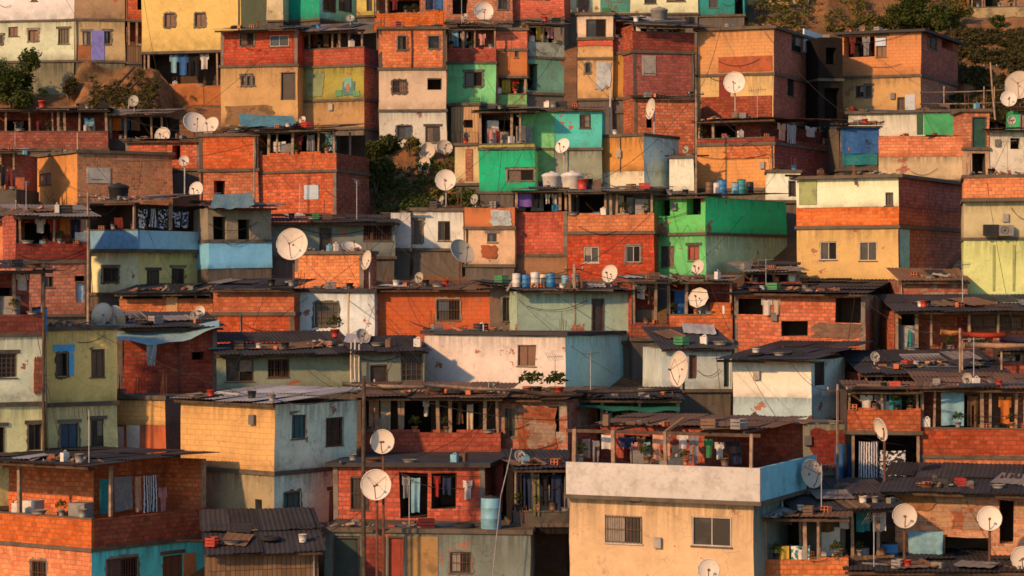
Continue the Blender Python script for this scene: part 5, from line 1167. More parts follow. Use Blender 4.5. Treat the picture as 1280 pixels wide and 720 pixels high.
def small(kind, colr, loc, rz, label, scale=1.0, tilt=(0, 0)):
    key = (kind, colr)
    if key not in PROTO:
        ps = maker(kind, colr); root = empty(kind, (0, 0, 0)); kids = [(n, mb.build(n, root)) for n, mb in ps]; PROTO[key] = (root, [k for _, k in kids]); new = True
        r = root
    else:
        src, kids = PROTO[key]; r = src.copy(); COL.objects.link(r)
        for k in ('label', 'group'):
            if k in r: del r[k]
        for k in kids:
            c = k.copy(); COL.objects.link(c); c.parent = r
    r.location = loc; r.rotation_euler = (tilt[0], tilt[1], rz); r.scale = (scale,) * 3
    tag(r, label, CAT.get(kind, kind.replace('_', ' ')), kind.replace('_', ' ') + ' pieces about the houses' if kind != 'chair' else 'chairs about the houses')
    return r
def put(kind, colr, ref, x, back=0.5, where='roof', scale=1.0, rz=None, label=None, rnd=None, lift=0.0, tilt=(0, 0)):
    h = HOUSES[ref]; rnd = rnd or random.Random(f'{ref}{kind}{x}')
    lp = local_at(h, x, back)
    if where == 'roof': z = h.roofz(lp.y); wh = f'on the roof of {ref}'
    elif where == 'parapet': z = h.levels['parapet'] + 0.005; lp = local_at(h, x, 0.07); wh = f'on the parapet of {ref}'
    elif where == 'deck': z = h.decks[0]; wh = f'on the terrace of {ref}'
    else: z = where; wh = f'at {ref}'
    p = h.mw @ Vector((lp.x, lp.y, z + lift))
    noun = NOUN.get(kind, kind)
    lab = label or f'{colr} {noun} {wh}'
    if lab in LABELS:
        prev = USED.get((ref, where))
        lab = f'{colr} {noun} beside the {prev} {wh}' if prev else lab
    if lab in LABELS or len(lab.split()) > 16: return None
    USED[(ref, where)] = f'{colr} {kind.replace("_", " ")}'
    return small(kind, colr, p, rz if rz is not None else rnd.uniform(-.6, .6) - 0.0, lab, scale, tilt)
# ---------------------------------------------------------------- drums, tanks, units the photo shows plainly
for x, c in ((645, 'white'), (656, 'blue'), (668, 'white'), (679, 'cream'), (688, 'blue'), (697, 'white'), (706, 'light blue'), (719, 'grey')): put('water_drum', c, 'the grey-green wall house', x, 0.7 if c != 'cream' else 1.3, scale=RND.uniform(.6, .8))
for x, c in ((898, 'brown'), (907, 'white'), (918, 'blue'), (931, 'light blue'), (944, 'teal'), (954, 'black')): put('water_drum', c, 'the lime green corner house', x, RND.uniform(.4, .9), scale=RND.uniform(.6, .85))
put('water_tank', 'white', 'the two-window brick house', 716, 1.6, scale=1.1); put('bucket', 'red', 'the two-window brick house', 729, 0.5, scale=1.9); put('bucket', 'black', 'the two-window brick house', 735, 0.9, scale=1.9)
put('water_tank', 'white', 'the purple-towel house', 690, 1.2, scale=1.0); put('water_tank', 'grey', 'the shaded brick house', 826, 1.0)
put('air_conditioner', 'black', 'the yellow house', 1239, -0.35, where=HOUSES['the yellow house'].zf(298) + 0.08, scale=0.95, rz=0, label='dark boxy unit nearer the brick flank on the yellow house ledge')
put('air_conditioner', 'grey', 'the yellow house', 1258, -0.35, where=HOUSES['the yellow house'].zf(298) + 0.08, scale=0.9, rz=0, label='second dark boxy unit on the yellow house ledge by the edge')
put('water_tank', 'black', 'the balcony blue house', 182, 2.0, scale=1.0, label='black tank standing before the brick flank of the white-surround window house')
put('water_drum', 'light blue', 'the pilaster house', 613, 0.3, label='tall light blue barrel beside the red brick dish house', scale=1.3)
put('air_conditioner', 'white', 'the white parapet house', 744, -0.1, where=HOUSES['the white parapet house'].levels['parapet'] - 0.02, scale=0.6, label='small white box on the white parapet beneath the washing') if False else None
put('air_conditioner', 'grey', 'the cream and ochre house', 1136, 0.5, where=HOUSES['the cream and ochre house'].zf(350) , label='grey fan unit at the foot of the dark brick flank')
for x, c in ((660, 'terracotta'), (672, 'black'), (683, 'terracotta'), (694, 'brown'), (699, 'red')): put('flowerpot', c, 'the rubble-brick house', x, 0.5, scale=1.5)
put('flowerpot', 'red', 'the flowerpot terrace house', 54, 0.4, scale=1.8); put('flowerpot', 'red', 'the shaded bungalow', 420, 2.6, scale=1.5)

# ---------------------------------------------------------------- poles, masts, logs and cables
def pole(x, y0, y1, d, r, mat, label, name='utility_pole', cat='pole', x1=None, group=None):
    a = px(x, y1, d); b = px(x1 if x1 is not None else x, y0, d); root = empty(name, a); mb = MB(); mb.tube([Vector((0, 0, 0)), (b - a) * 0.5 + Vector((RND.uniform(-.03, .03), 0, 0)), b - a], r, mat, 8, r * 0.8); mb.build('shaft', root)
    if name == 'utility_pole':
        mb = MB(); t = b - a; mb.bar(t + Vector((-0.45, 0, -0.25)), t + Vector((0.45, 0.05, -0.25)), 0.07, 'postd'); mb.build('crossarm', root)
        for s_ in (-.38, .38): mb = MB(); mb.lathe([(0.03, 0), (0.045, 0.05), (0.03, 0.1), (0.0, 0.11)], 'm:30,28,24', 8, tuple(t + Vector((s_, 0.02, -0.22)))); mb.build('insulator', root)
    tag(root, label, cat, group); return b
DP = depth_of
tops = []
tops.append(pole(718, 330, 500, DP(430), 0.09, 'post', 'tall grey pole before the teal flank of the long peach house'))
tops.append(pole(455, 470, 740, DP(735), 0.085, 'postd', 'thick dark timber pole beside the twin cream dishes'))
tops.append(pole(97, 166, 262, DP(250), 0.06, 'woodl', 'thin pale post at the corner of the white-surround window house', 'post', 'post'))
pole(375, 229, 296, DP(280), 0.03, 'metal', 'slender white mast before the arched terrace house', 'mast', 'mast')
pole(439, 428, 486, DP(492), 0.04, 'm:50,46,40', 'first slim white post by the shaded bungalow', 'post', 'post'); pole(444, 424, 486, DP(493), 0.05, 'm:50,46,40', 'tallest slim white post by the shaded bungalow', 'post', 'post'); pole(449, 430, 486, DP(494), 0.04, 'm:50,46,40', 'slim white post nearest the lattice house', 'post', 'post')
tops.append(pole(870, 112, 262, DP(240), 0.06, 'post', 'thin pole at the edge of the tan patched-brick house'))
pole(763, 112, 172, DP(226), 0.05, 'm:50,46,40', 'white pole before the ochre strip house', 'post', 'post')
tops.append(pole(1200, 410, 520, DP(520), 0.06, 'post', 'grey pole in front of the canvas rolls', 'post', 'post'))
tops.append(pole(110, 240, 420, DP(398), 0.07, 'post', 'long pole beside the blue balcony house corner'))
tops.append(pole(318, 175, 262, DP(290), 0.05, 'post', 'thin dark pole at the arched terrace house', 'post', 'post'))
tops.append(pole(1047, 480, 620, DP(612), 0.06, 'post', 'thin grey pole beside the blue sheet'))
tops.append(pole(55, 330, 640, DP(634), 0.07, 'postd', 'dark pole between the pale green and olive houses'))
tops.append(pole(1244, 78, 150, DP(160), 0.06, 'post', 'leaning pole on the scrub hillside', x1=1238))
tops.append(pole(20, 250, 400, DP(396), 0.05, 'post', 'pole at the corner of the orange edge house', 'post', 'post'))
tops.append(pole(722, 10, 140, DP(150), 0.06, 'post', 'pole in the dark gap beside the grey balconies'))
def log(x0, y0, x1, y1, d, r, mat, label, d1=None, name='timber_log', cat='timber'):
    a = px(x0, y0, d); b = px(x1, y1, d1 or d); root = MB(); mid = (b - a) * .5 + Vector((0, 0, -0.04)); root.tube([Vector((0, 0, 0)), mid, b - a], r, mat, 8, r * .85); o = root.build(name); o.location = a; tag(o, label, cat)
log(428, 480, 534, 484, DP(585), 0.09, 'post', 'long weathered log along the roof edge above the twin dishes')
log(530, 481, 650, 488, DP(583) - .3, 0.08, 'post', 'weathered log on the hanging-tools terrace roof edge')
log(640, 489, 728, 494, DP(583), 0.10, 'postd', 'dark log along the rubble-brick house roof edge')
log(720, 490, 850, 486, DP(562), 0.08, 'postd', 'dark log above the green awning')
log(1065, 486, 1250, 482, DP(620), 0.06, 'postd', 'long dark timber rail before the canvas-roll terrace')
log(112, 140, 168, 84, DP(120), 0.10, 'wood', 'longest diagonal timber on the dirt slope', DP(100)); log(130, 140, 176, 98, DP(122), 0.09, 'wood', 'second diagonal timber on the dirt slope', DP(106)); log(160, 138, 163, 122, DP(126), 0.06, 'post', 'short upright stake on the dirt slope')
log(1150, 116, 1265, 112, DP(146), 0.05, 'post', 'upper rail of the hillside fence'); log(1150, 130, 1265, 128, DP(147), 0.05, 'post', 'lower rail of the hillside fence')
for i, xx in enumerate((1180, 1230, 1243)): log(xx, 142, xx, 108, DP(147) + .1, 0.05, 'post', ('hillside fence post nearest the orange terrace house', 'middle hillside fence post', 'hillside fence post by the big white dishes')[i])
log(500, 226, 528, 202, DP(215), 0.12, 'wood', 'pale plank ramp on the earth bank', DP(205))
log(626, 620, 640, 560, DP(700) - 2, 0.022, 'm:24,23,22', 'upper length of a grey drain hose by the blue barrel', name='hose', cat='hose'); log(614, 735, 626, 620, DP(700) - 2, 0.022, 'm:24,23,22', 'lower length of the grey drain hose by the blue barrel', name='hose', cat='hose')
# rolls of awning canvas on a timber rack
for (x0, x1, y, m, lab) in ((1176, 1200, 415, 'c:62,26,8', 'orange canvas roll stored on the rack'), (1198, 1256, 418, 'c:52,6,2.5', 'long red canvas roll stored on the rack'), (1250, 1300, 424, 'c:4,4,8', 'dark navy canvas roll stored on the rack'), (1205, 1290, 431, 'c:56,34,20', 'pale folded canvas on the lower rack rail')): log(x0, y, x1, y + 1, DP(512), 0.13, m, lab, name='canvas_roll', cat='canvas roll')
for x in (1203, 1252): log(x, 520, x, 424, DP(512) + .2, 0.05, 'post', 'rack post below the red canvas roll' if x < 1220 else 'rack post below the navy canvas roll', name='rack_post', cat='post')
# awning and tarps
def tarp(corners, mat, label, sag=0.25, name='tarpaulin', cat='tarpaulin'):
    P4 = [px(*c) for c in corners]; o = P4[0]; mb = MB(); n = 14; m = mb.slot(mat); r = random.Random(label)
    ph = r.uniform(0, 6)
    for j in range(n + 1):
        for i in range(n + 1):
            u, v = i / n, j / n; p = (P4[0] * (1 - u) + P4[1] * u) * (1 - v) + (P4[3] * (1 - u) + P4[2] * u) * v
            p = p + Vector((0, 0, -sag * sin(pi * u) * (0.4 + .6 * v) + 0.05 * sin(u * 17 + ph) * v)) + Vector((0, 0.06 * sin(u * 11 + v * 5 + ph), 0))
            mb.v.append(tuple(p - o))
    for j in range(n):
        for i in range(n):
            a = j * (n + 1) + i; mb.f.append((a, a + 1, a + n + 2, a + n + 1)); mb.uv.append([(i / n * 3, j / n), ((i + 1) / n * 3, j / n), ((i + 1) / n * 3, (j + 1) / n), (i / n * 3, (j + 1) / n)]); mb.mi.append(m); mb.sm.append(True)
    ob = mb.build(name); ob.location = o; tag(ob, label, cat)
d1 = HOUSES['the tarp-draped brick house'].d
tarp([(144, 411, d1 - 1.2), (274, 400, d1 - .2), (274, 408, d1 - 1.0), (146, 424, d1 - 3.0)], 'c:30,48,54', 'pale blue tarpaulin slung across the dark red brick eave', 0.45)
tarp([(183, 430, d1 - 2.2), (196, 430, d1 - 2.2), (194, 456, d1 - 2.1), (184, 456, d1 - 2.1)], 'c:45,52,54', 'end of the pale tarpaulin hanging down the dark brick wall', 0.02)
d1 = HOUSES['the wide grey-roofed house'].d
tarp([(298, 142, d1 - .4), (366, 145, d1 - .4), (372, 157, d1 - 1.6), (300, 158, d1 - 1.6)], 'c:10,27,38', 'blue tarp lean-to under the wide grey-roofed house', 0.05)
d1 = HOUSES['the balcony blue house'].d
tarp([(268, 243, d1 + 2.4), (314, 240, d1 + 2.4), (318, 257, d1 - .5), (262, 259, d1 - .5)], 'c:16,28,32', 'pale blue-grey tarpaulin heaped above the blue parapet house', 0.1)
d1 = HOUSES['the green awning house'].d
tarp([(724, 503, d1 + .5), (850, 505, d1 + .5), (850, 514, d1 - 1.0), (722, 508, d1 - 1.0)], 'c:3,20,14', 'dark green awning stretched over the open workshop', 0.1, 'awning', 'awning')
d1 = HOUSES['the red brick dish house'].d

def cable(a, b, sag, label, r=0.014):
    a, b = Vector(a), Vector(b); mb = MB(); n = 14
    mb.tube([(b - a) * (i / n) - Vector((0, 0, sag * 4 * (i / n) * (1 - i / n))) for i in range(n + 1)], r, 'cable', 4); o = mb.build('overhead_cable'); o.location = a; tag(o, label, 'cable', 'overhead cables between the houses')
def hp(ref, x, dy=0.2): h = HOUSES[ref]; lp = local_at(h, x, 0.2); return h.mw @ Vector((lp.x, lp.y, h.roofz(lp.y) + dy))
hk = {n: h for n, h in HOUSES.items()}
pn = ['the pole before the long peach house', 'the thick pole by the twin dishes', 'the pale corner post', 'the thin pole by the patched-brick house', 'the canvas-roll pole', 'the blue balcony pole', 'the arched terrace pole', 'the blue sheet pole', 'the dark pole by the olive house', 'the leaning scrub pole', 'the orange edge pole', 'the dark gap pole']
cab = [(0, 'the burnt orange house', 500), (0, 'the lime green corner house', 840), (0, 'the rough-render house', 1000), (1, 'the tan and teal corner house', 330), (1, 'the white parapet house', 740), (1, 'the lattice house', 500), (2, 'the slanted grey roof shack', 120), (2, 'the balcony blue house', 160), (3, 'the tan blockwork house', 900), (3, 'the cream and ochre house', 1010), (3, 'the two-window brick house', 730), (4, 'the rough-render house', 1060), (4, 'the white-sheet terrace house', 1250), (5, 'the balcony blue house', 150), (5, 'the olive house', 120), (6, 'the arched terrace house', 400), (6, 'the white-surround window house', 60), (7, 'the black-roofed shack', 1050), (7, 'the pale peach corner house', 980), (8, 'the L-shaped brick terrace house', 60), (9, 'the orange terrace house', 1140), (9, 'the far edge green house', 1290), (10, 'the painted-panel brick house', 70), (11, 'the peach three-storey house', 520), (11, 'the tan blockwork house', 890), (11, 'the bright emerald house', 640)]
for i, ref, x in cab: cable(tops[i] - Vector((0, 0, .2)), hp(ref, x), RND.uniform(.3, .9), f'cable from {pn[i]} to {ref}')

# more lines strung from roof to roof
rr = random.Random(12); refs = list(HOUSES); made = 0
for ref in refs:
    h = HOUSES[ref]; xs = (h.x0 + h.xc) / 2
    near = [g for g in refs if g != ref and abs((HOUSES[g].x0 + HOUSES[g].xc) / 2 - xs) < 190 and 4 < h.d - HOUSES[g].d < 22]
    if near and rr.random() < .6:
        g = rr.choice(near); a = hp(ref, rr.uniform(max(4, h.x0 + 2), min(1276, h.xc - 2)), .1); q = HOUSES[g]; b = hp(g, rr.uniform(max(4, q.x0 + 2), min(1276, q.xc - 2)), .1); lab = f'cable slung from {ref} down to {g}'
        if len(lab.split()) <= 16 and lab not in LABELS: cable(a, b, rr.uniform(.2, .8), lab, .011)
# ---------------------------------------------------------------- slopes and greenery
def slope(x0, x1, y0, y1, d0, d1, label, seed=1, amp=0.35):
    nx, ny = 46, 30; vs = []; fs = []
    for j in range(ny + 1):
        for i in range(nx + 1):
            u, v = i / nx, j / ny; p = px(x0 + (x1 - x0) * u, y0 + (y1 - y0) * v, d0 + (d1 - d0) * v)
            e = min(1, 6 * v); q = Vector((p.x * .55 + seed * 9, p.y * .55, p.z * .55)); p += Vector((0, -1, .6)) * (amp * (mnoise.fractal(q, 1.0, 2.0, 4)) * 1.2)
            p.z -= 2.6 * max(0.0, 0.16 - min(u, 1 - u)) / 0.16 * (0.4 + 0.6 * v) + (0.3 if j == 0 else 0)
            vs.append(p)
    for j in range(ny):
        for i in range(nx): a = j * (nx + 1) + i; fs.append((a, a + nx + 1, a + nx + 2, a + 1))
    me = bpy.data.meshes.new('hillside_slope'); me.from_pydata(vs, [], fs); me.materials.append(M('earth')); me.polygons.foreach_set('use_smooth', [True] * len(fs))
    o = bpy.data.objects.new('hillside_slope', me); COL.objects.link(o); o['kind'] = 'structure'; o['label'] = label
slope(440, 612, 184, 292, DP(184) - .4, DP(292) + 4.0, 'earth bank falling away below the peach three-storey house', 2)
slope(84, 215, 82, 156, DP(80) - .5, DP(152) + 3.0, 'dirt slope below the lilac-panel house', 4, 0.8)
slope(1180, 1330, 18, 152, DP(30), DP(152) + 3.0, 'scrubby hillside shoulder at the edge of the houses', 6)
slope(925, 1215, -24, 52, DP(2), DP(40) + 4, 'orange earth bank along the hilltop', 8, 0.5)
def leaves(mb, cen, rad, n, size, mat, r, core=0.35):
    m = mat
    for _ in range(n):
        v = Vector((r.gauss(0, 1), r.gauss(0, 1), r.gauss(0, 1))).normalized(); k = (core + (1 - core) * r.random()) * (0.75 + 0.45 * mnoise.noise(v * 2.3 + Vector(cen)))
        p = Vector((v.x * rad[0], v.y * rad[1], v.z * rad[2])) * k
        a = Vector((r.uniform(-1, 1), r.uniform(-1, 1), r.uniform(-.7, .7))).normalized(); b = a.cross(Vector((r.uniform(-1, 1), r.uniform(-1, 1), r.uniform(-1, 1)))).normalized(); s_ = size * r.uniform(.6, 1.3)
        mb.quad([p - a * s_, p + b * s_ * .45, p + a * s_, p - b * s_ * .45], [(0, 0)] * 4, m)
def bush(x, y, rx, ry, d, n, mat, label, seed, name='bush'):
    k = d / F; r = random.Random(seed); c = px(x, y, d); rad = (rx * k, rx * k * .8, ry * k); foot = c - Vector((0, 0, rad[2] * 1.05)); root = empty(name, foot)
    mb = MB()
    for q in range(7):
        v = Vector((r.uniform(-.6, .6) * rad[0], r.uniform(-.6, .6) * rad[1], rad[2] * r.uniform(.9, 1.7))); mb.tube([Vector((0, 0, -0.3)), v * .5 + Vector((r.uniform(-.1, .1), 0, 0)), v], 0.05, 'postd', 5, 0.015)
    mb.build('stem', root)
    mb = MB(); nc = 9
    for q in range(nc):
        v = Vector((r.uniform(-.72, .72) * rad[0], r.uniform(-.7, .7) * rad[1], rad[2] * (1.05 + r.uniform(-.75, .62)))); sub = MB(); leaves(sub, v, (rad[0] * .52, rad[1] * .52, rad[2] * .5), n // nc, 0.13, mat, r)
        b0 = len(mb.v); mb.v.extend((p[0] + v.x, p[1] + v.y, p[2] + v.z) for p in sub.v); mb.f.extend(tuple(t + b0 for t in f) for f in sub.f); mb.uv.extend(sub.uv); s0 = mb.slot(mat); mb.mi.extend([s0] * len(sub.f)); mb.sm.extend(sub.sm)
    mb.build('foliage', root); tag(root, label, 'bush', 'bushes on the open slopes')
bush(16, 94, 36, 42, DP(78) - 2.0, 9000, 'leaf', 'large dark bush before the mossy wall at the picture edge', 1)
bush(478, 180, 28, 24, DP(196), 5200, 'leaf', 'dense green bush on the earth bank beside the peach house', 2)
bush(470, 215, 22, 20, DP(236), 3000, 'leaf', 'shaded green bush halfway down the earth bank', 12)
bush(528, 262, 24, 14, DP(280), 2200, 'leaf', 'low green bush above the twin-window cream house', 13)
bush(512, 180, 14, 9, DP(200), 900, 'leafy', 'pale straggly bush below the peach house windows', 3)
bush(1120, 14, 40, 28, DP(40), 7000, 'leaf', 'biggest dark green bush on the hilltop bank', 4)
bush(1158, 20, 30, 20, DP(44), 4200, 'leaf', 'dark green bush beside the biggest one on the hilltop', 5)
bush(1085, 30, 20, 12, DP(48), 1500, 'leafy', 'olive bush at the orange terrace house roof', 6)
bush(1048, 36, 16, 8, DP(50), 900, 'leafy', 'yellowish low bush by the black gap block', 7)
bush(1194, 20, 24, 14, DP(42), 1600, 'leafy', 'dry olive bush under the hilltop ruin', 8)
bush(1245, 28, 10, 9, DP(40), 600, 'leaf', 'small bush hanging on the orange bank face', 9)
bush(560, 246, 20, 12, DP(262), 1300, 'leafy', 'low dry bush beside the red box on the earth bank', 10)
bush(86, 104, 12, 14, DP(96), 800, 'leafd', 'thin dark creeper against the mossy retaining wall', 11)
def scrub(x0, x1, y0, y1, d0, d1, n, mat, label, seed, size=0.16):
    r = random.Random(seed); mb = MB(); o = px((x0 + x1) / 2, (y0 + y1) / 2, (d0 + d1) / 2)
    for q in range(n):
        u, v = r.random(), r.random(); p = px(x0 + (x1 - x0) * u, y0 + (y1 - y0) * v, d0 + (d1 - d0) * v)
        if mnoise.noise(Vector((p.x * .4, p.y * .4, seed))) < -0.3: continue
        sub = MB(); leaves(sub, p, (.5, .4, .32), 26, size, mat, r, 0.1); b0 = len(mb.v); t = p - o + Vector((0, -.25, .1)); mb.v.extend((a + t.x, b + t.y, c + t.z) for a, b, c in sub.v); mb.f.extend(tuple(k + b0 for k in f) for f in sub.f); mb.uv.extend(sub.uv); s0 = mb.slot(mat); mb.mi.extend([s0] * len(sub.f)); mb.sm.extend(sub.sm)
    ob = mb.build('hillside_scrub'); ob.location = o; ob['kind'] = 'stuff'; ob['label'] = label
scrub(1188, 1320, 40, 150, DP(46), DP(150) + 2.8, 1100, 'leafd', 'dark dry scrub covering the shaded hillside shoulder', 3)
scrub(470, 600, 200, 285, DP(205), DP(286) + 3.6, 260, 'leaf', 'dry weeds on the earth bank', 5, 0.12)
scrub(110, 200, 92, 150, DP(98), DP(150) + 3.2, 130, 'leafd', 'dry weeds on the dirt slope', 6, 0.12)
scrub(940, 1215, -10, 36, DP(10), DP(36) + 3.5, 330, 'leafy', 'dry grass tufts along the hilltop bank', 7, 0.12)

# ---------------------------------------------------------------- the rooftop and terrace clutter every house collects
hand = {'the tall ochre house', 'the blue-tarp terrace house'}
ROOF = [('clay_block', 'terracotta'), ('concrete_block', 'grey'), ('tyre', 'black'), ('bucket', 'grey'), ('plank', 'weathered'), ('crate', 'brown'), ('antenna', 'grey'), ('pipe', 'grey'), ('basin', 'grey'), ('jerrycan', 'white'), ('pipe', 'rusty'), ('crate', 'grey'), ('bucket', 'black'), ('clay_block', 'brown'), ('bucket', 'white'), ('basin', 'rusty'), ('jerrycan', 'brown'), ('crate', 'black')]
RARE = [('bucket', 'blue'), ('bucket', 'red'), ('crate', 'red'), ('jerrycan', 'light blue'), ('crate', 'green')]
DECK = [('cupboard', 'brown'), ('fridge', 'white'), ('water_drum', 'blue'), ('chair', 'white'), ('gas_bottle', 'grey'), ('crate', 'green'), ('cupboard', 'grey'), ('ladder', 'weathered'), ('water_drum', 'grey'), ('sack', 'brown'), ('fridge', 'grey'), ('chair', 'red'), ('gas_bottle', 'rusty')]
PARA = [('flowerpot', 'terracotta'), ('bucket', 'grey'), ('flowerpot', 'black'), ('basin', 'grey'), ('jerrycan', 'white'), ('flowerpot', 'brown'), ('clay_block', 'brown'), ('bucket', 'brown'), ('flowerpot', 'grey')]
GAR = [('shirt', c) for c in ('white', 'grey', 'navy', 'red', 'cream', 'maroon', 'pink', 'light blue')] + [('towel', c) for c in ('white', 'teal', 'yellow', 'brown', 'orange', 'blue')] + [('trousers', c) for c in ('navy', 'black', 'grey', 'brown')]
washed = {o['label'].split(' of ')[-1] if False else '' for o in ()}
HAVE = set(l.split('on the terrace of ')[-1] for l in LABELS if 'on the terrace of ' in l)
for ref, h in HOUSES.items():
    r = random.Random(ref + 'clutter'); x0, xc = max(6, h.x0), min(1274, h.xc)
    if h.roof is None and ref and xc - x0 > 12:
        n = min(6, max(2, int((xc - x0) / 24))); hub = r.uniform(.15, .85)
        picks = r.sample(ROOF, n); picks = picks[:-1] + [r.choice(RARE)] if r.random() < .3 else picks
        for k, (kind, c) in enumerate(picks):
            x = x0 + (xc - x0) * min(.97, max(.03, hub + r.gauss(0, .16))) if k % 3 else x0 + (xc - x0) * r.uniform(.05, .95)
            if h.zf(h.floors[0]['yt']) and h.floors[0]['yt'] < 2: continue
            put(kind, c, ref, x, r.uniform(.15, .7), rnd=r, rz=r.uniform(-.5, .5) if kind in ('plank', 'pipe') else r.uniform(-1.5, 1.5), scale=r.uniform(.85, 1.2), lift=-0.03)
    if h.terr:
        fl, zb, zp, zt = h.terr[0]; n = min(6, max(2, int((xc - x0) / 20)))
        if zt - zp > 0.35:
            for k, (kind, c) in enumerate(r.sample(DECK, min(4, n))): put(kind, c, ref, x0 + (xc - x0) * (k + r.uniform(.2, .8)) / min(4, n), r.uniform(.55, 1.1) if fl['r'] > 1.3 else 0.5, 'deck', rnd=r, scale=r.uniform(.95, 1.15) * (1.0 if zt - zb > 1.7 else 0.75))
            if zp - zb > 0.12:
                for k, (kind, c) in enumerate(r.sample(PARA, min(4, n))): put(kind, c, ref, x0 + (xc - x0) * (k + r.uniform(.2, .8)) / min(4, n), 0.07, 'parapet', rnd=r, scale=r.uniform(.8, 1.1))
            if ref not in HAVE and xc - x0 > 24 and fl['core'] != 'conc':
                yt, yp = fl['yt'], fl['yp']; its = []; m = min(8, max(2, int((xc - x0) / 15))); x = x0 + (xc - x0) * r.uniform(.08, .3); s_ = F / h.d
                for kind, c in r.sample(GAR, m):
                    w_ = (.5 if kind != 'trousers' else .42) * s_; hh = min((yp - yt) * .92, {'shirt': .68, 'towel': .8, 'trousers': .95}[kind] * s_)
                    if x + w_ > xc - 4: break
                    its.append((x, yt + 3, x + w_, yt + 3 + hh, kind, c)); x += w_ * r.uniform(1.05, 1.5)
                if its: washing(ref, its, r.uniform(.15, .5))

# ---------------------------------------------------------------- broken tile, wood and rubble swept onto roofs
for ref, h in HOUSES.items():
    r = random.Random(ref + 'rubble')
    if h.roof is None and r.random() < .5 and h.w > 2 and h.floors[0]['yt'] > 8:
        mb = MB()
        for c in range(r.randint(1, 3)):
            cx = -h.w * r.uniform(.08, .92); cy = r.uniform(.1, .9)
            for q in range(r.randint(6, 24)):
                X, Y = min(0.1, max(-h.w - .1, cx + r.gauss(0, .55))), max(-.15, cy + r.gauss(0, .22)); s_ = r.uniform(.04, .14); z = h.roofz(Y) - .03 + s_ * .5 + max(0, .16 - abs(X - cx) * .25) * r.random()
                a = Vector((X, Y, z)); dv = Vector((r.uniform(-1, 1), r.uniform(-.6, .6), r.uniform(-.25, .35))).normalized() * r.choice((s_, s_ * 1.5, s_ * 4 if q % 6 == 0 else s_))
                mb.bar(a - dv, a + dv, s_ * r.uniform(.6, 1.4), r.choice(('m:40,16,8', 'conc', 'wood', 'concd', 'rust', 'brw', 'm:26,22,18')), s_ * r.uniform(.3, .9))
        o = mb.build('rubble'); o.location = h.mw.translation; o.rotation_euler = h.root.rotation_euler; o['kind'] = 'stuff'; o['label'] = f'scattered rubble and scraps on the roof of {ref}'

# ---------------------------------------------------------------- the small dishes that turn up on any roof
rs = random.Random(44); cand = [q for q, h in HOUSES.items() if h.roof is None and 30 < h.floors[0]['yt'] < 640 and h.xc - h.x0 > 26]
for ref in rs.sample(cand, 16):
    h = HOUSES[ref]; r_ = rs.uniform(4.5, 7.5); x = rs.uniform(max(8, h.x0 + 6), min(1270, h.xc - 6)); lp = local_at(h, x, .8); z = h.roofz(.8) + h.base; d_ = (h.mw @ lp).y; y = 360 - (z - CAMZ) * F / d_ - r_ * rs.uniform(1.1, 2.0)
    tone = rs.choice(('dish', 'dishg', 'dishg')); dish(x, y, r_, ref, .8, rs.uniform(-50, 60), rs.uniform(5, 35), f'small {"pale" if tone == "dish" else "grey"} dish on the roof of {ref}', tone, squash=rs.uniform(.82, 1.0))
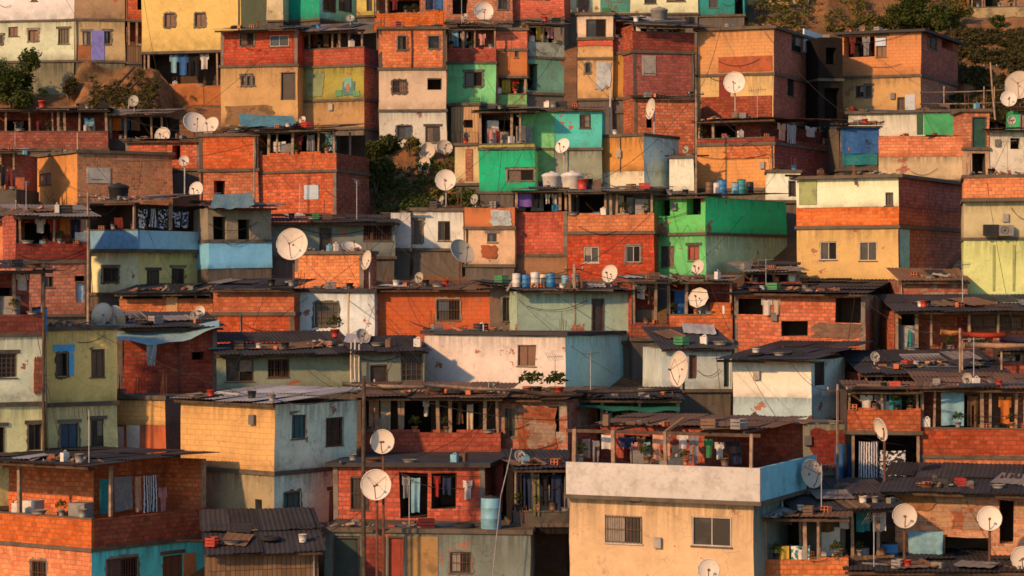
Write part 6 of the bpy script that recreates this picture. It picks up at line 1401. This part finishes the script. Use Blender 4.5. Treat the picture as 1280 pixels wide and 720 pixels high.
# ---------------------------------------------------------------- ground
def build_ground():
    ys = [-60, 0, 30, 55, 70] + [74 + 4 * i for i in range(34)] + [220, 260, 320, 420, 600, 900]
    xs = [-500, -300, -180, -120] + [-84 + 4 * i for i in range(43)] + [120, 180, 300, 500]
    def z(x, y):
        if y < 70: b = ground_z(70) - (70 - y) * 0.30 if y > 20 else ground_z(70) - 15.0
        elif y < 210: b = ground_z(y)
        else: b = ground_z(210) + (y - 210) * 0.30
        return b - 0.6 + 0.7 * mnoise.noise(Vector((x * 0.09, y * 0.09, 0.0)))
    vs = [(x, y, z(x, y)) for y in ys for x in xs]; n = len(xs)
    fs = [(j * n + i, j * n + i + 1, (j + 1) * n + i + 1, (j + 1) * n + i) for j in range(len(ys) - 1) for i in range(n - 1)]
    me = bpy.data.meshes.new('hillside_ground'); me.from_pydata(vs, [], fs); me.materials.append(M('earth'))
    me.polygons.foreach_set('use_smooth', [True] * len(fs))
    o = bpy.data.objects.new('hillside_ground', me); COL.objects.link(o)
    o['kind'] = 'structure'; o['label'] = 'bare brown hillside earth under the houses'
build_ground()

# ---------------------------------------------------------------- light, sky, camera
AZ, EL = 43.0, 25.0            # low warm sun, off to the west of the street and behind the viewer
w = bpy.data.worlds.new('World'); scene.world = w; w.use_nodes = True
nt = w.node_tree; bg = nt.nodes['Background']
sky = nt.nodes.new('ShaderNodeTexSky'); sky.sky_type = 'NISHITA'; sky.sun_disc = False
sky.sun_elevation = R(EL); sky.sun_rotation = R(180 + AZ); sky.air_density = 1.2; sky.dust_density = 0.5; sky.ozone_density = 3.0; sky.altitude = 300
nt.links.new(sky.outputs[0], bg.inputs[0]); bg.inputs[1].default_value = 0.15
S = Vector((-sin(R(AZ)) * cos(R(EL)), -cos(R(AZ)) * cos(R(EL)), sin(R(EL))))
ld = bpy.data.lights.new('sun', 'SUN'); ld.energy = 5.0; ld.angle = R(2.0); ld.color = (1.0, 0.55, 0.24)
lo = bpy.data.objects.new('sun', ld); COL.objects.link(lo); lo.rotation_euler = S.to_track_quat('Z', 'Y').to_euler(); lo.location = (-60, -40, 90)

cd = bpy.data.cameras.new('camera'); cam = bpy.data.objects.new('camera', cd); COL.objects.link(cam)
cam.location = (0, 0, CAMZ); cam.rotation_euler = (R(90), 0, 0); cd.sensor_width = 36; cd.lens = 36 * F / 1280; cd.clip_end = 3000; cd.clip_start = 1.0
scene.camera = cam
scene.render.engine = 'CYCLES'
scene.view_settings.view_transform = 'Standard'; scene.view_settings.look = 'None'; scene.view_settings.exposure = 0; scene.view_settings.gamma = 1
scene.cycles.max_bounces = 6; scene.cycles.use_denoising = True; scene.cycles.filter_width = 1.6
for m_ in MISSED: print('NOTE', m_)
